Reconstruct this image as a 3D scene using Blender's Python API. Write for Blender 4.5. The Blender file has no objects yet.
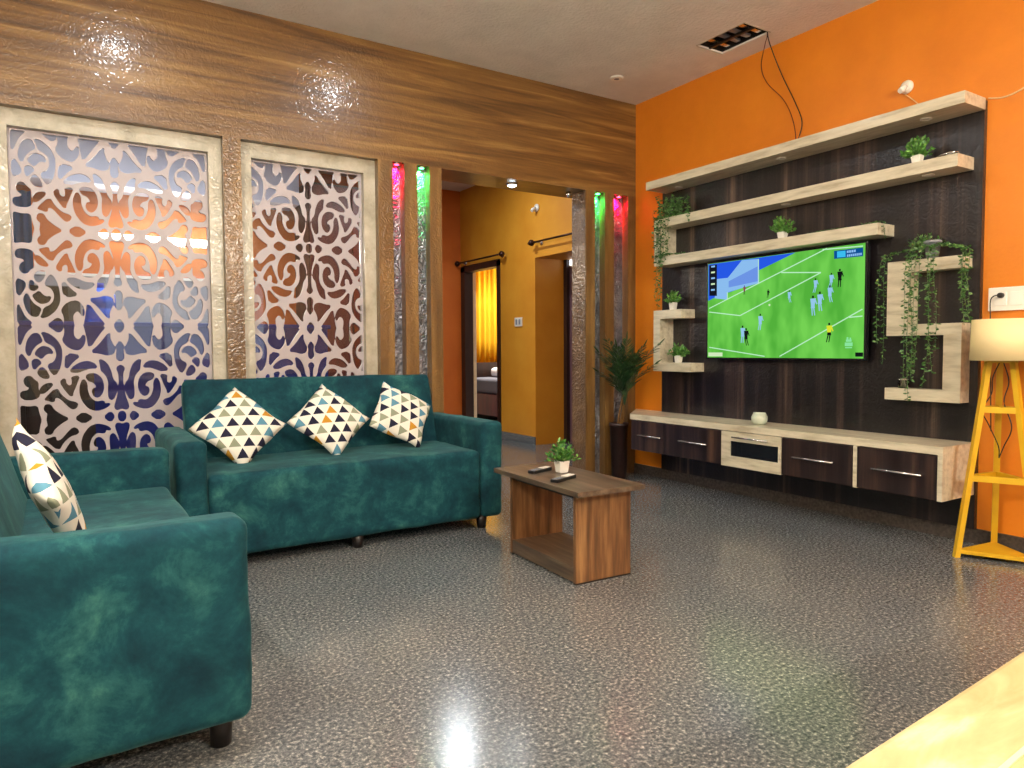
import bpy, bmesh, math, random
import numpy as np
from mathutils import Vector, Matrix, noise
random.seed(7)
C = bpy.context.scene
COL = C.collection
PI = math.pi

# ------------------------------------------------------------------ materials
def new_mat(name):
    m = bpy.data.materials.new(name); m.use_nodes = True
    nt = m.node_tree; b = nt.nodes['Principled BSDF']
    return m, nt, b
def N(nt, t, **kw):
    n = nt.nodes.new(t)
    for k, v in kw.items():
        if k in n.inputs: n.inputs[k].default_value = v
        else: setattr(n, k, v)
    return n
def ramp(nt, stops, interp='LINEAR'):
    r = nt.nodes.new('ShaderNodeValToRGB'); cr = r.color_ramp; cr.interpolation = interp
    while len(cr.elements) < len(stops): cr.elements.new(0.5)
    for e, (p, c) in zip(cr.elements, stops):
        e.position = p; e.color = (c[0], c[1], c[2], 1)
    return r
def srgb(r, g, b):
    f = lambda c: (c/255/12.92) if c/255 <= 0.04045 else ((c/255+0.055)/1.055)**2.4
    return (f(r), f(g), f(b))
def coords(nt, scale=(1,1,1), rot=(0,0,0), obj=False):
    tc = N(nt, 'ShaderNodeTexCoord')
    mp = N(nt, 'ShaderNodeMapping'); mp.inputs['Scale'].default_value = scale; mp.inputs['Rotation'].default_value = rot
    if obj: nt.links.new(tc.outputs['Object'], mp.inputs['Vector'])
    else:
        g = N(nt, 'ShaderNodeNewGeometry'); nt.links.new(g.outputs['Position'], mp.inputs['Vector'])
    return mp
def plain(name, col, rough=0.5, metal=0.0, spec=0.5, coat=0, emit=None, es=1, bump=None, trans=0, sheen=0):
    m, nt, b = new_mat(name)
    b.inputs['Base Color'].default_value = (*col, 1); b.inputs['Roughness'].default_value = rough
    b.inputs['Metallic'].default_value = metal; b.inputs['Specular IOR Level'].default_value = spec
    b.inputs['Coat Weight'].default_value = coat; b.inputs['Transmission Weight'].default_value = trans
    b.inputs['Sheen Weight'].default_value = sheen
    if emit: b.inputs['Emission Color'].default_value = (*emit, 1); b.inputs['Emission Strength'].default_value = es
    if bump:
        mp = coords(nt); n = N(nt, 'ShaderNodeTexNoise', Scale=bump[0], Detail=3.0); bp = N(nt, 'ShaderNodeBump', Strength=bump[1], Distance=bump[2])
        nt.links.new(mp.outputs[0], n.inputs['Vector']); nt.links.new(n.outputs[0], bp.inputs['Height']); nt.links.new(bp.outputs[0], b.inputs['Normal'])
    return m
def mottled(name, stops, scale=(1,1,1), nscale=5, detail=6, rough=0.5, bump=None, spec=0.5, coat=0, distort=0, metal=0, rot=(0,0,0), obj=False, emboss=None, crough=0.1):
    m, nt, b = new_mat(name)
    mp = coords(nt, scale, rot, obj)
    n = N(nt, 'ShaderNodeTexNoise', Scale=nscale, Detail=detail, Distortion=distort, Roughness=0.6)
    r = ramp(nt, stops)
    L = nt.links.new
    L(mp.outputs[0], n.inputs['Vector']); L(n.outputs[0], r.inputs[0]); L(r.outputs[0], b.inputs['Base Color'])
    b.inputs['Roughness'].default_value = rough; b.inputs['Specular IOR Level'].default_value = spec
    b.inputs['Coat Weight'].default_value = coat; b.inputs['Coat Roughness'].default_value = crough; b.inputs['Metallic'].default_value = metal
    if bump:
        n2 = N(nt, 'ShaderNodeTexNoise', Scale=bump[0], Detail=4.0); bp = N(nt, 'ShaderNodeBump', Strength=bump[1], Distance=bump[2])
        mp2 = coords(nt, (1,1,1), (0,0,0), obj)
        L(mp2.outputs[0], n2.inputs['Vector']); L(n2.outputs[0], bp.inputs['Height']); L(bp.outputs[0], b.inputs['Normal'])
    if emboss:   # crinkled leaf-like embossing of the laminate
        sc, st, dist = emboss
        mp2 = coords(nt, (1,1,1), (0,0,0), obj)
        n0 = N(nt, 'ShaderNodeTexNoise', Scale=sc*0.45, Detail=2.0)
        va = N(nt, 'ShaderNodeVectorMath', operation='MULTIPLY_ADD'); va.inputs[1].default_value = (0.07,0.07,0.07)
        v = N(nt, 'ShaderNodeTexVoronoi', Scale=sc, feature='SMOOTH_F1')
        w = N(nt, 'ShaderNodeMath', operation='SINE'); wm = N(nt, 'ShaderNodeMath', operation='MULTIPLY'); wm.inputs[1].default_value = 14
        L(mp2.outputs[0], n0.inputs['Vector']); L(n0.outputs['Color'], va.inputs[0]); L(mp2.outputs[0], va.inputs[2]); L(va.outputs[0], v.inputs['Vector'])
        L(v.outputs['Distance'], wm.inputs[0]); L(wm.outputs[0], w.inputs[0])
        bp = N(nt, 'ShaderNodeBump', Strength=st, Distance=dist)
        L(w.outputs[0], bp.inputs['Height']); L(bp.outputs[0], b.inputs['Normal'])
        if coat: L(bp.outputs[0], b.inputs['Coat Normal'])
    return m

M = {}
M['orange'] = mottled('orange_paint', [(0.3, srgb(208,118,18)), (0.7, srgb(222,130,26))], nscale=3, rough=0.45, bump=(60,0.25,0.004))
M['orange_deep'] = mottled('orange_paint_dining', [(0.3, srgb(206,132,28)), (0.7, srgb(220,152,44))], nscale=2, rough=0.5, bump=(60,0.2,0.004))
M['orange_red'] = mottled('burnt_orange_paint', [(0.3, srgb(196,96,28)), (0.7, srgb(210,112,40))], nscale=2, rough=0.5)
M['ceiling'] = mottled('rough_plaster_ceiling', [(0.3, srgb(218,212,206)), (0.7, srgb(234,228,222))], nscale=4, rough=0.9, bump=(45,0.7,0.012))
M['cream_wall'] = mottled('cream_paint', [(0.3, srgb(215,200,170)), (0.7, srgb(228,214,186))], nscale=2, rough=0.7)
M['lam_h'] = mottled('brown_laminate_horizontal', [(0.28, srgb(62,40,18)), (0.44, srgb(102,70,32)), (0.56, srgb(122,88,42)), (0.72, srgb(156,122,68))], scale=(0.35,1,7), nscale=2.6, detail=8, rough=0.38, coat=0.5, crough=0.11, distort=0.6, emboss=(36,0.13,0.003))
M['lam_v'] = mottled('brown_laminate_vertical', [(0.25, srgb(78,52,24)), (0.5, srgb(114,82,40)), (0.75, srgb(150,116,64))], scale=(5,5,0.5), nscale=2.4, detail=8, rough=0.36, coat=0.5, crough=0.16, emboss=(34,0.18,0.004))
M['silver'] = mottled('silver_embossed_strip', [(0.3, srgb(96,98,108)), (0.7, srgb(160,162,170))], nscale=9, rough=0.3, metal=0.8, emboss=(34,0.6,0.005))
M['cream_lam'] = mottled('cream_frame_laminate', [(0.3, srgb(150,143,122)), (0.5, srgb(180,172,150)), (0.75, srgb(204,198,180))], scale=(1,1,1), nscale=7, detail=8, rough=0.35, coat=0.3, emboss=(26,0.12,0.004))
M['shelf'] = mottled('pale_oak_shelf', [(0.3, srgb(172,160,134)), (0.5, srgb(204,194,168)), (0.75, srgb(224,214,190))], scale=(6,0.9,6), nscale=5, detail=8, rough=0.4, coat=0.2)
M['wenge'] = mottled('dark_wenge_laminate', [(0.36, srgb(12,9,12)), (0.52, srgb(22,17,20)), (0.60, srgb(52,39,36)), (0.70, srgb(98,80,66))], scale=(5,5.5,0.10), nscale=1.9, detail=4, rough=0.34, coat=0.35, crough=0.2, emboss=(34,0.14,0.003))
M['wenge_door'] = mottled('wenge_drawer_front', [(0.30, srgb(18,12,14)), (0.5, srgb(38,28,29)), (0.65, srgb(70,50,42)), (0.82, srgb(104,80,62))], scale=(5,7,0.3), nscale=2, detail=5, rough=0.3, coat=0.3)
M['lattice'] = plain('white_lattice_board', srgb(180,170,172), 0.45)
M['table_wood'] = mottled('walnut_table_top', [(0.3, srgb(60,48,38)), (0.5, srgb(90,75,60)), (0.72, srgb(124,106,86))], scale=(9,0.8,9), nscale=3, detail=8, rough=0.32, coat=0.2, obj=True)
M['table_side'] = mottled('walnut_table_panel', [(0.28, srgb(66,44,28)), (0.48, srgb(112,78,48)), (0.7, srgb(160,120,76))], scale=(9,9,0.7), nscale=3, detail=8, rough=0.4, obj=True)
M['edge_black'] = plain('black_edge', srgb(26,20,18), 0.4)
M['steel'] = plain('brushed_steel', (0.75,0.75,0.76), 0.22, 1.0)
M['black_plastic'] = plain('black_plastic', (0.012,0.012,0.014), 0.3)
M['black_glass'] = plain('black_glass', (0.01,0.012,0.016), 0.05)
M['white_pl'] = plain('white_plastic', srgb(232,226,214), 0.35)
M['white_cer'] = plain('white_ceramic', srgb(235,232,222), 0.25)
M['celadon'] = plain('pale_green_ceramic', srgb(198,206,186), 0.3)
M['yellow'] = mottled('yellow_paint', [(0.3, srgb(206,158,20)), (0.7, srgb(222,178,36))], nscale=6, rough=0.4)
M['leaf'] = mottled('leaf_green', [(0.3, srgb(34,84,26)), (0.5, srgb(70,126,44)), (0.75, srgb(140,180,84))], nscale=60, rough=0.45)
M['leaf_vine'] = mottled('vine_green', [(0.3, srgb(28,66,26)), (0.5, srgb(58,104,44)), (0.75, srgb(140,168,92))], nscale=70, rough=0.45)
M['leaf_palm'] = mottled('palm_green', [(0.3, srgb(16,40,22)), (0.55, srgb(32,66,34)), (0.8, srgb(84,116,66))], nscale=25, rough=0.4)
M['stem'] = plain('brown_stem', srgb(112,78,34), 0.7)
M['grey_pot'] = plain('grey_pot', srgb(78,80,76), 0.5)
M['dark_metal'] = plain('dark_metal', srgb(60,36,28), 0.35, 0.7)
M['maroon'] = mottled('maroon_wood', [(0.3, srgb(66,18,18)), (0.7, srgb(104,34,28))], scale=(6,6,0.6), nscale=2, rough=0.4)
M['dark_door'] = mottled('dark_brown_wood', [(0.3, srgb(30,16,14)), (0.7, srgb(56,32,26))], scale=(6,6,0.6), nscale=2, rough=0.4)
M['purple_door'] = plain('plum_door', srgb(104,72,78), 0.4)
M['navy'] = plain('navy_laminate', srgb(40,52,150), 0.75)
M['blue_bright'] = plain('bright_blue_plastic', srgb(20,90,220), 0.25, trans=0.2)
M['light_blue'] = plain('light_blue_curtain', srgb(96,158,214), 0.7)
M['tile_grey'] = plain('grey_wall_tile', srgb(138,140,148), 0.25)
M['loft'] = plain('pale_loft_paint', srgb(206,214,234), 0.7)
M['yellow_curtain'] = plain('yellow_curtain', srgb(240,196,30), 0.8)
M['wire_red'] = plain('dark_red_wire', srgb(82,26,14), 0.5)
M['wire_black'] = plain('black_wire', srgb(18,14,14), 0.5)
M['wire_cream'] = plain('cream_wire', srgb(226,190,140), 0.5)
M['sheet'] = plain('grey_bed_sheet', srgb(92,92,104), 0.9)
M['white_sheet'] = plain('white_pillow', srgb(226,222,224), 0.9)
M['screen_off'] = plain('screen_bezel', (0.008,0.008,0.01), 0.25)
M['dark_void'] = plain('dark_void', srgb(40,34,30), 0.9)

def emis(name, col, s):
    m = bpy.data.materials.new(name); m.use_nodes = True; nt = m.node_tree; nt.nodes.clear()
    e = N(nt, 'ShaderNodeEmission', Color=(*col,1), Strength=s); o = N(nt, 'ShaderNodeOutputMaterial'); nt.links.new(e.outputs[0], o.inputs[0])
    return m
M['lamp_white'] = emis('lamp_white', (0.78,0.92,1.0), 14)
M['lamp_warm'] = emis('lamp_warm', (1.0,0.86,0.62), 12)
M['led_red'] = emis('led_red', (1.0,0.02,0.06), 25)
M['led_green'] = emis('led_green', (0.05,1.0,0.15), 25)
M['tube'] = emis('tube_white', (1.0,0.93,0.78), 16)
M['cool_glow'] = emis('cool_white_glow', (0.9,0.95,1.0), 2.5)  # glow of the added rear window and the bright strip over door_2
M['window_yel'] = emis('sunlit_sky', (1.0,0.95,0.8), 6)

# granite floor
def granite():
    m, nt, b = new_mat('speckled_grey_granite'); L = nt.links.new
    mp = coords(nt)
    v = N(nt, 'ShaderNodeTexNoise', Scale=80.0, Detail=4.0, Roughness=0.75)
    r = ramp(nt, [(0.30, srgb(40,44,50)), (0.43, srgb(78,83,88)), (0.54, srgb(108,112,114)), (0.62, srgb(160,160,158)), (0.72, srgb(230,228,222))])
    n2 = N(nt, 'ShaderNodeTexNoise', Scale=1.1, Detail=3.0)
    r2 = ramp(nt, [(0.3, (0.82,0.84,0.86)), (0.7, (1.12,1.06,0.98))])
    mx = N(nt, 'ShaderNodeMix', data_type='RGBA', blend_type='MULTIPLY'); mx.inputs['Factor'].default_value = 1
    L(mp.outputs[0], v.inputs['Vector']); L(v.outputs[0], r.inputs[0]); L(mp.outputs[0], n2.inputs['Vector']); L(n2.outputs[0], r2.inputs[0])
    L(r.outputs[0], mx.inputs['A']); L(r2.outputs[0], mx.inputs['B']); L(mx.outputs['Result'], b.inputs['Base Color'])
    b.inputs['Roughness'].default_value = 0.17; b.inputs['Specular IOR Level'].default_value = 0.5
    v3 = N(nt, 'ShaderNodeTexNoise', Scale=140.0, Detail=2.0); bp = N(nt, 'ShaderNodeBump', Strength=0.12, Distance=0.002)
    L(mp.outputs[0], v3.inputs['Vector']); L(v3.outputs[0], bp.inputs['Height']); L(bp.outputs[0], b.inputs['Normal'])
    return m
M['granite'] = granite()

def velvet():
    m, nt, b = new_mat('teal_velvet'); L = nt.links.new
    mp = coords(nt)
    n = N(nt, 'ShaderNodeTexNoise', Scale=6.5, Detail=8.0, Roughness=0.7, Distortion=0.25)
    r = ramp(nt, [(0.30, srgb(8,40,52)), (0.42, srgb(12,54,64)), (0.52, srgb(18,66,74)), (0.60, srgb(34,84,86)), (0.72, srgb(58,110,102))])
    L(mp.outputs[0], n.inputs['Vector']); L(n.outputs[0], r.inputs[0]); L(r.outputs[0], b.inputs['Base Color'])
    b.inputs['Roughness'].default_value = 0.85; b.inputs['Specular IOR Level'].default_value = 0.2
    b.inputs['Sheen Weight'].default_value = 0.18; b.inputs['Sheen Roughness'].default_value = 0.35; b.inputs['Sheen Tint'].default_value = (0.35,0.85,0.8,1)
    n2 = N(nt, 'ShaderNodeTexNoise', Scale=11.0, Detail=5.0); bp = N(nt, 'ShaderNodeBump', Strength=0.22, Distance=0.015)
    L(mp.outputs[0], n2.inputs['Vector']); L(n2.outputs[0], bp.inputs['Height']); L(bp.outputs[0], b.inputs['Normal'])
    return m
M['velvet'] = velvet()
M['jamb'] = mottled('grey_brown_embossed_jamb', [(0.3, srgb(80,58,38)), (0.7, srgb(124,96,66))], nscale=8, rough=0.3, coat=0.4, emboss=(30,0.35,0.005))

def triangles_mat(seed):
    """white cloth printed with rows of coloured triangles, laid out in UV space"""
    m, nt, b = new_mat('triangle_print_cloth'); L = nt.links.new
    tc = N(nt, 'ShaderNodeTexCoord'); sp = N(nt, 'ShaderNodeSeparateXYZ'); L(tc.outputs['UV'], sp.inputs[0])
    def mt(op, a, bb=None, c=None):
        n = N(nt, 'ShaderNodeMath', operation=op)
        for i, x in enumerate((a, bb, c)):
            if x is None: continue
            if isinstance(x, (int, float)): n.inputs[i].default_value = x
            else: L(x, n.inputs[i])
        return n.outputs[0]
    # UV = metres / cell size, already rotated on the mesh
    Y = mt('ADD', sp.outputs['Y'], 20.0 + seed*0.37); X = mt('SUBTRACT', mt('ADD', sp.outputs['X'], 30.0), mt('MULTIPLY', Y, 0.5))
    fx = mt('FRACT', X); fy = mt('FRACT', Y); gx = mt('FLOOR', X); gy = mt('FLOOR', Y)
    g = 0.045
    a = mt('GREATER_THAN', fx, g); b_ = mt('GREATER_THAN', fy, g); c = mt('LESS_THAN', mt('ADD', fx, fy), 1-g)
    mask = mt('MULTIPLY', mt('MULTIPLY', a, b_), c)
    cb = N(nt, 'ShaderNodeCombineXYZ'); L(gx, cb.inputs[0]); L(gy, cb.inputs[1]); cb.inputs[2].default_value = seed
    wn = N(nt, 'ShaderNodeTexWhiteNoise'); L(cb.outputs[0], wn.inputs[0])
    r = ramp(nt, [(0.0, srgb(34,34,54)), (0.30, srgb(142,148,124)), (0.56, srgb(88,138,160)), (0.74, srgb(190,136,44)), (0.86, srgb(34,34,54)), (0.93, srgb(142,148,124))], 'CONSTANT')
    L(wn.outputs['Value'], r.inputs[0])
    mx = N(nt, 'ShaderNodeMix', data_type='RGBA'); L(mask, mx.inputs['Factor']); mx.inputs['A'].default_value = (*srgb(232,228,214),1); L(r.outputs[0], mx.inputs['B'])
    L(mx.outputs['Result'], b.inputs['Base Color']); b.inputs['Roughness'].default_value = 0.85; b.inputs['Specular IOR Level'].default_value = 0.2
    n2 = N(nt, 'ShaderNodeTexNoise', Scale=9.0, Detail=4.0); bp = N(nt, 'ShaderNodeBump', Strength=0.5, Distance=0.012)
    L(tc.outputs['Object'], n2.inputs['Vector']); L(n2.outputs[0], bp.inputs['Height']); L(bp.outputs[0], b.inputs['Normal'])
    return m

def glass_mat(name, tint=(1,1,1), refl=0.12):
    m = bpy.data.materials.new(name); m.use_nodes = True; nt = m.node_tree; nt.nodes.clear()
    t = N(nt, 'ShaderNodeBsdfTransparent', Color=(*tint,1)); g = N(nt, 'ShaderNodeBsdfGlossy', Roughness=0.02)
    fr = N(nt, 'ShaderNodeFresnel', IOR=1.5); mx = N(nt, 'ShaderNodeMixShader'); o = N(nt, 'ShaderNodeOutputMaterial')
    nt.links.new(fr.outputs[0], mx.inputs[0]); nt.links.new(t.outputs[0], mx.inputs[1]); nt.links.new(g.outputs[0], mx.inputs[2]); nt.links.new(mx.outputs[0], o.inputs[0])
    return m
M['glass'] = glass_mat('clear_glass')
def shade_mat():
    m, nt, b = new_mat('cream_fabric_shade')
    b.inputs['Base Color'].default_value = (*srgb(246,222,164),1); b.inputs['Roughness'].default_value = 0.6
    b.inputs['Transmission Weight'].default_value = 0.0
    mp = coords(nt, (1,1,1), (0,0,0), True); w = N(nt, 'ShaderNodeTexNoise', Scale=60.0, Detail=3.0); bp = N(nt, 'ShaderNodeBump', Strength=0.2, Distance=0.002)
    nt.links.new(mp.outputs[0], w.inputs['Vector']); nt.links.new(w.outputs[0], bp.inputs['Height']); nt.links.new(bp.outputs[0], b.inputs['Normal'])
    return m
M['shade'] = shade_mat()
def table_yellow():
    m, nt, b = new_mat('pale_yellow_marbled_top'); L = nt.links.new
    mp = coords(nt, (1.2,5,1), (0,0,0.5)); n = N(nt, 'ShaderNodeTexNoise', Scale=3.5, Detail=7.0, Distortion=1.2, Roughness=0.6)
    r = ramp(nt, [(0.35, srgb(176,156,112)), (0.55, srgb(192,174,130)), (0.72, srgb(208,198,168))])
    L(mp.outputs[0], n.inputs['Vector']); L(n.outputs[0], r.inputs[0]); L(r.outputs[0], b.inputs['Base Color']); b.inputs['Roughness'].default_value = 0.22
    return m
M['table_yellow'] = table_yellow()

# ------------------------------------------------------------------ mesh helpers
def make(name, bm, mat=None, parent=None, smooth=False, mats=None, loc=None):
    me = bpy.data.meshes.new(name); bm.normal_update(); bm.to_mesh(me); bm.free()
    o = bpy.data.objects.new(name, me); COL.objects.link(o)
    for mm in (mats or ([mat] if mat else [])): me.materials.append(mm)
    if smooth:
        for p in me.polygons: p.use_smooth = True
    if parent: o.parent = parent
    if loc: o.location = loc
    return o
def tag(o, label=None, cat=None, group=None, kind=None):
    if label: o['label'] = label
    if cat: o['category'] = cat
    if group: o['group'] = group
    if kind: o['kind'] = kind
    return o
def empty(name, loc, label, cat, group=None, rz=0):
    o = bpy.data.objects.new(name, None); COL.objects.link(o); o.location = loc; o.rotation_euler = (0,0,rz); o.empty_display_size = 0.1
    return tag(o, label, cat, group)
def struct(o): o['kind'] = 'structure'; return o
def box(bm, a, b, mi=0, bev=0.0):
    x0,x1 = sorted((a[0],b[0])); y0,y1 = sorted((a[1],b[1])); z0,z1 = sorted((a[2],b[2]))
    if bev > 0:
        t = bmesh.new(); box(t, a, b, mi); bmesh.ops.bevel(t, geom=t.edges[:]+t.verts[:], offset=bev, segments=2, profile=0.7, affect='EDGES')
        vm = {v: bm.verts.new(v.co) for v in t.verts}
        for f in t.faces: nf = bm.faces.new([vm[v] for v in f.verts]); nf.material_index = mi
        t.free(); return
    v = [bm.verts.new(p) for p in ((x0,y0,z0),(x1,y0,z0),(x1,y1,z0),(x0,y1,z0),(x0,y0,z1),(x1,y0,z1),(x1,y1,z1),(x0,y1,z1))]
    for f in ((0,3,2,1),(4,5,6,7),(0,1,5,4),(1,2,6,5),(2,3,7,6),(3,0,4,7)):
        nf = bm.faces.new([v[i] for i in f]); nf.material_index = mi
def boxes(lst, bev=0.0):
    bm = bmesh.new()
    for a, b in lst: box(bm, a, b, 0, bev)
    return bm
def prism(bm, pts, z0, z1, mi=0):
    """vertical prism from a CCW xy outline"""
    lo = [bm.verts.new((x,y,z0)) for x,y in pts]; hi = [bm.verts.new((x,y,z1)) for x,y in pts]
    bm.faces.new(lo[::-1]).material_index = mi; bm.faces.new(hi).material_index = mi
    for i in range(len(pts)):
        j = (i+1) % len(pts); bm.faces.new((lo[i],lo[j],hi[j],hi[i])).material_index = mi
def lathe(bm, prof, seg=24, c=(0,0,0), mi=0, axis='z'):
    rings = []
    for r, z in prof:
        ring = []
        for i in range(seg):
            a = 2*PI*i/seg
            p = (r*math.cos(a), r*math.sin(a), z)
            if axis == 'x': p = (z, p[0], p[1])
            if axis == 'y': p = (p[0], z, p[1])
            ring.append(bm.verts.new((c[0]+p[0], c[1]+p[1], c[2]+p[2])))
        rings.append(ring)
    for a, b in zip(rings, rings[1:]):
        for i in range(seg):
            j = (i+1) % seg; f = bm.faces.new((a[i],a[j],b[j],b[i])); f.material_index = mi; f.smooth = True
    for ring, rev in ((rings[0], True), (rings[-1], False)):
        try: bm.faces.new(ring[::-1] if rev else ring).material_index = mi
        except ValueError: pass
def tube(bm, pts, r, seg=8, mi=0):
    pts = [Vector(p) for p in pts]; rings = []; n = len(pts)
    up = Vector((0.13,0.21,1)).normalized()
    for i, p in enumerate(pts):
        d = (pts[min(i+1,n-1)] - pts[max(i-1,0)]).normalized()
        a = d.cross(up)
        if a.length < 1e-3: a = d.cross(Vector((1,0,0)))
        a.normalize(); b = d.cross(a); rr = r[i] if isinstance(r,(list,tuple)) else r
        rings.append([bm.verts.new(p + a*rr*math.cos(2*PI*k/seg) + b*rr*math.sin(2*PI*k/seg)) for k in range(seg)])
    for a, b in zip(rings, rings[1:]):
        for i in range(seg):
            j = (i+1) % seg; f = bm.faces.new((a[i],a[j],b[j],b[i])); f.material_index = mi; f.smooth = True
    bm.faces.new(rings[0][::-1]).material_index = mi; bm.faces.new(rings[-1]).material_index = mi
def spline(pts, n=8):
    P = [Vector(p) for p in pts]; P = [2*P[0]-P[1]] + P + [2*P[-1]-P[-2]]; out = []
    for i in range(1, len(P)-2):
        for k in range(n):
            t = k/n; a,b,c,d = P[i-1],P[i],P[i+1],P[i+2]
            out.append(0.5*((2*b)+(c-a)*t+(2*a-5*b+4*c-d)*t*t+(3*b-a-3*c+d)*t**3))
    out.append(P[-2]); return out
def softbox(bm, c, h, r, n=14, amp=0.0, seed=0, puff=0.0, rot=None):
    """rounded upholstered box: centre c, half sizes h, edge radius r"""
    c = Vector(c); h = Vector(h)
    def param(k, hh):
        e = [-hh, -hh+r*0.3, -hh+r*0.65, -hh+r]; inner = [-hh+r + (2*hh-2*r)*i/n for i in range(1,n)]
        return e + inner + [-x for x in e[::-1]]
    grids = [param(0,h.x), param(1,h.y), param(2,h.z)]
    vm = {}
    def vert(p):
        k = (round(p[0],5), round(p[1],5), round(p[2],5))
        if k in vm: return vm[k]
        P = Vector(p); inn = Vector([max(-(h[i]-r), min(h[i]-r, P[i])) for i in range(3)])
        d = P - inn
        Q = inn + d.normalized()*r if d.length > 1e-6 else P
        nrm = d.normalized() if d.length > 1e-6 else Vector((0,0,1))
        if puff:
            w = [1-(abs(P[i])/h[i])**2 for i in range(3)]
            for i in range(3):
                j, l = (i+1)%3, (i+2)%3
                if abs(abs(P[i])-h[i]) < 1e-6: Q[i] += math.copysign(puff*max(0,w[j])*max(0,w[l]), P[i])
        if amp: Q += nrm*amp*noise.fractal(Q*4+Vector((seed,seed*2,0)), 0.7, 2.0, 4)
        if rot: Q = rot @ Q
        v = bm.verts.new(c+Q); vm[k] = v; return v
    for ax in range(3):
        j, l = (ax+1)%3, (ax+2)%3
        for sgn in (-1,1):
            for a in range(len(grids[j])-1):
                for b in range(len(grids[l])-1):
                    q = []
                    for (da,db) in ((0,0),(1,0),(1,1),(0,1)):
                        p = [0,0,0]; p[ax] = sgn*h[ax]; p[j] = grids[j][a+da]; p[l] = grids[l][b+db]; q.append(vert(p))
                    if sgn < 0: q = q[::-1]
                    if len(set(q)) == 4:
                        f = bm.faces.new(q); f.smooth = True

# ------------------------------------------------------------------ room constants
H = 3.085; ZB = 2.325
XL, YR = -4.95, -6.6          # left and rear walls of the living room
DX, DY = 0.275, 3.6           # right and far walls of the dining room
VX0, VX1, VY0, VY1 = -0.44, -0.19, -1.47, -1.08   # ceiling opening

# floor
struct(make('floor', boxes([((-6.2,YR-0.2,-0.1),(3.2,6.2,0))]), M['granite']))
# ceiling with the cut opening
bm = bmesh.new()
for a, b in (((-6.2,YR-0.2,H),(VX0,6.2,H+0.012)), ((VX1,YR-0.2,H),(3.2,6.2,H+0.012)), ((VX0,YR-0.2,H),(VX1,VY0,H+0.012)), ((VX0,VY1,H),(VX1,6.2,H+0.012))): box(bm, a, b)
struct(make('ceiling', bm, M['ceiling']))
# TV wall
struct(make('wall_right', boxes([((0,YR,0),(0.2,0.0,H))]), M['orange']))
M['base'] = mottled('dark_brown_granite', [(0.35, srgb(50,44,40)), (0.65, srgb(86,78,72))], nscale=60, rough=0.3)
struct(make('baseboard_right', boxes([((-0.012,YR,0),(0,-0.0,0.08))]), M['base']))
struct(make('wall_left', boxes([((XL-0.15,YR,0),(XL,0.0,H))]), M['cream_wall']))
# rear wall with an unseen glowing window, added to light the room
bm = boxes([((XL,YR-0.15,0),(-3.6,YR,H)), ((-1.4,YR-0.15,0),(0.0,YR,H)), ((-3.6,YR-0.15,0),(-1.4,YR,0.9)), ((-3.6,YR-0.15,2.2),(-1.4,YR,H))])
struct(make('wall_rear', bm, M['cream_wall']))
w = struct(make('added_window_1', boxes([((-3.6,YR-0.1,0.9),(-1.4,YR-0.06,2.2))]), M['cool_glow']))
bm = bmesh.new()
for x in (-3.6,-2.88,-2.16,-1.44): box(bm, (x,YR-0.05,0.9),(x+0.04,YR,2.2))
for z in (0.9,2.16): box(bm, (-3.6,YR-0.05,z),(-1.4,YR,z+0.04))
f = make('added_window_frame', bm, M['white_pl'], w)

# facade wall between living and dining room: beam, columns, slots
FT = 0.18
bm = bmesh.new()
box(bm, (XL,0,ZB),(0,0.32,H))                       # beam
box(bm, (XL,0,0),(-4.39,FT,ZB), 1)                  # left of first screen
box(bm, (-3.262,0,0),(-3.16,FT,ZB), 1)
SD = 0.07
for x0, x1 in ((-2.29,-2.185),(-2.101,-2.005),(-1.91,-1.818),(-0.53,-0.438),(-0.333,-0.238),(-0.085,0.0)): box(bm, (x0,0,0),(x1,FT,ZB), 1)
struct(make('wall_back', bm, mats=[M['lam_h'], M['lam_v']]))
SL = [(-2.185,-2.101,'red'),(-2.005,-1.91,'green'),(-0.438,-0.333,'green'),(-0.238,-0.085,'red')]
for i, (x0, x1, c) in enumerate(SL):
    struct(make('trim_%d' % (i+1), boxes([((x0,SD,0),(x1,FT,ZB))]), M['silver']))
    xm = (x0+x1)/2
    side = 'left of' if xm < -1 else 'right of'
    lt = empty('%s_spotlight' % c, (xm, 0.03, ZB), 'small %s spotlight at the top of the silver slot %s the doorway' % (c, side), 'spotlight')
    bm = bmesh.new(); lathe(bm, [(0.024,0),(0.026,-0.010),(0.018,-0.012)], 16); make('ring', bm, M['steel'], lt)
    bm = bmesh.new(); lathe(bm, [(0.017,-0.008),(0.017,-0.014),(0.001,-0.018)], 16); make('bulb', bm, M['led_'+c], lt)
    L = bpy.data.lights.new('%s_lamp' % c, 'SPOT'); L.energy = 80 if c == 'red' else 45; L.color = (1,0.0,0.025) if c == 'red' else (0.04,1,0.12)
    L.spot_size = math.radians(95); L.spot_blend = 0.7; L.shadow_soft_size = 0.012
    lo = bpy.data.objects.new('%s_beam' % c, L); COL.objects.link(lo); lo.parent = lt; lo.location = (0,0.0,-0.022); lo.rotation_euler = (math.radians(42),0,0)
# silver lining on the inner face of the right jamb
struct(make('trim_5', boxes([((-0.534,0.008,0),(-0.5301,FT,ZB-0.001))]), M['jamb']))

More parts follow.
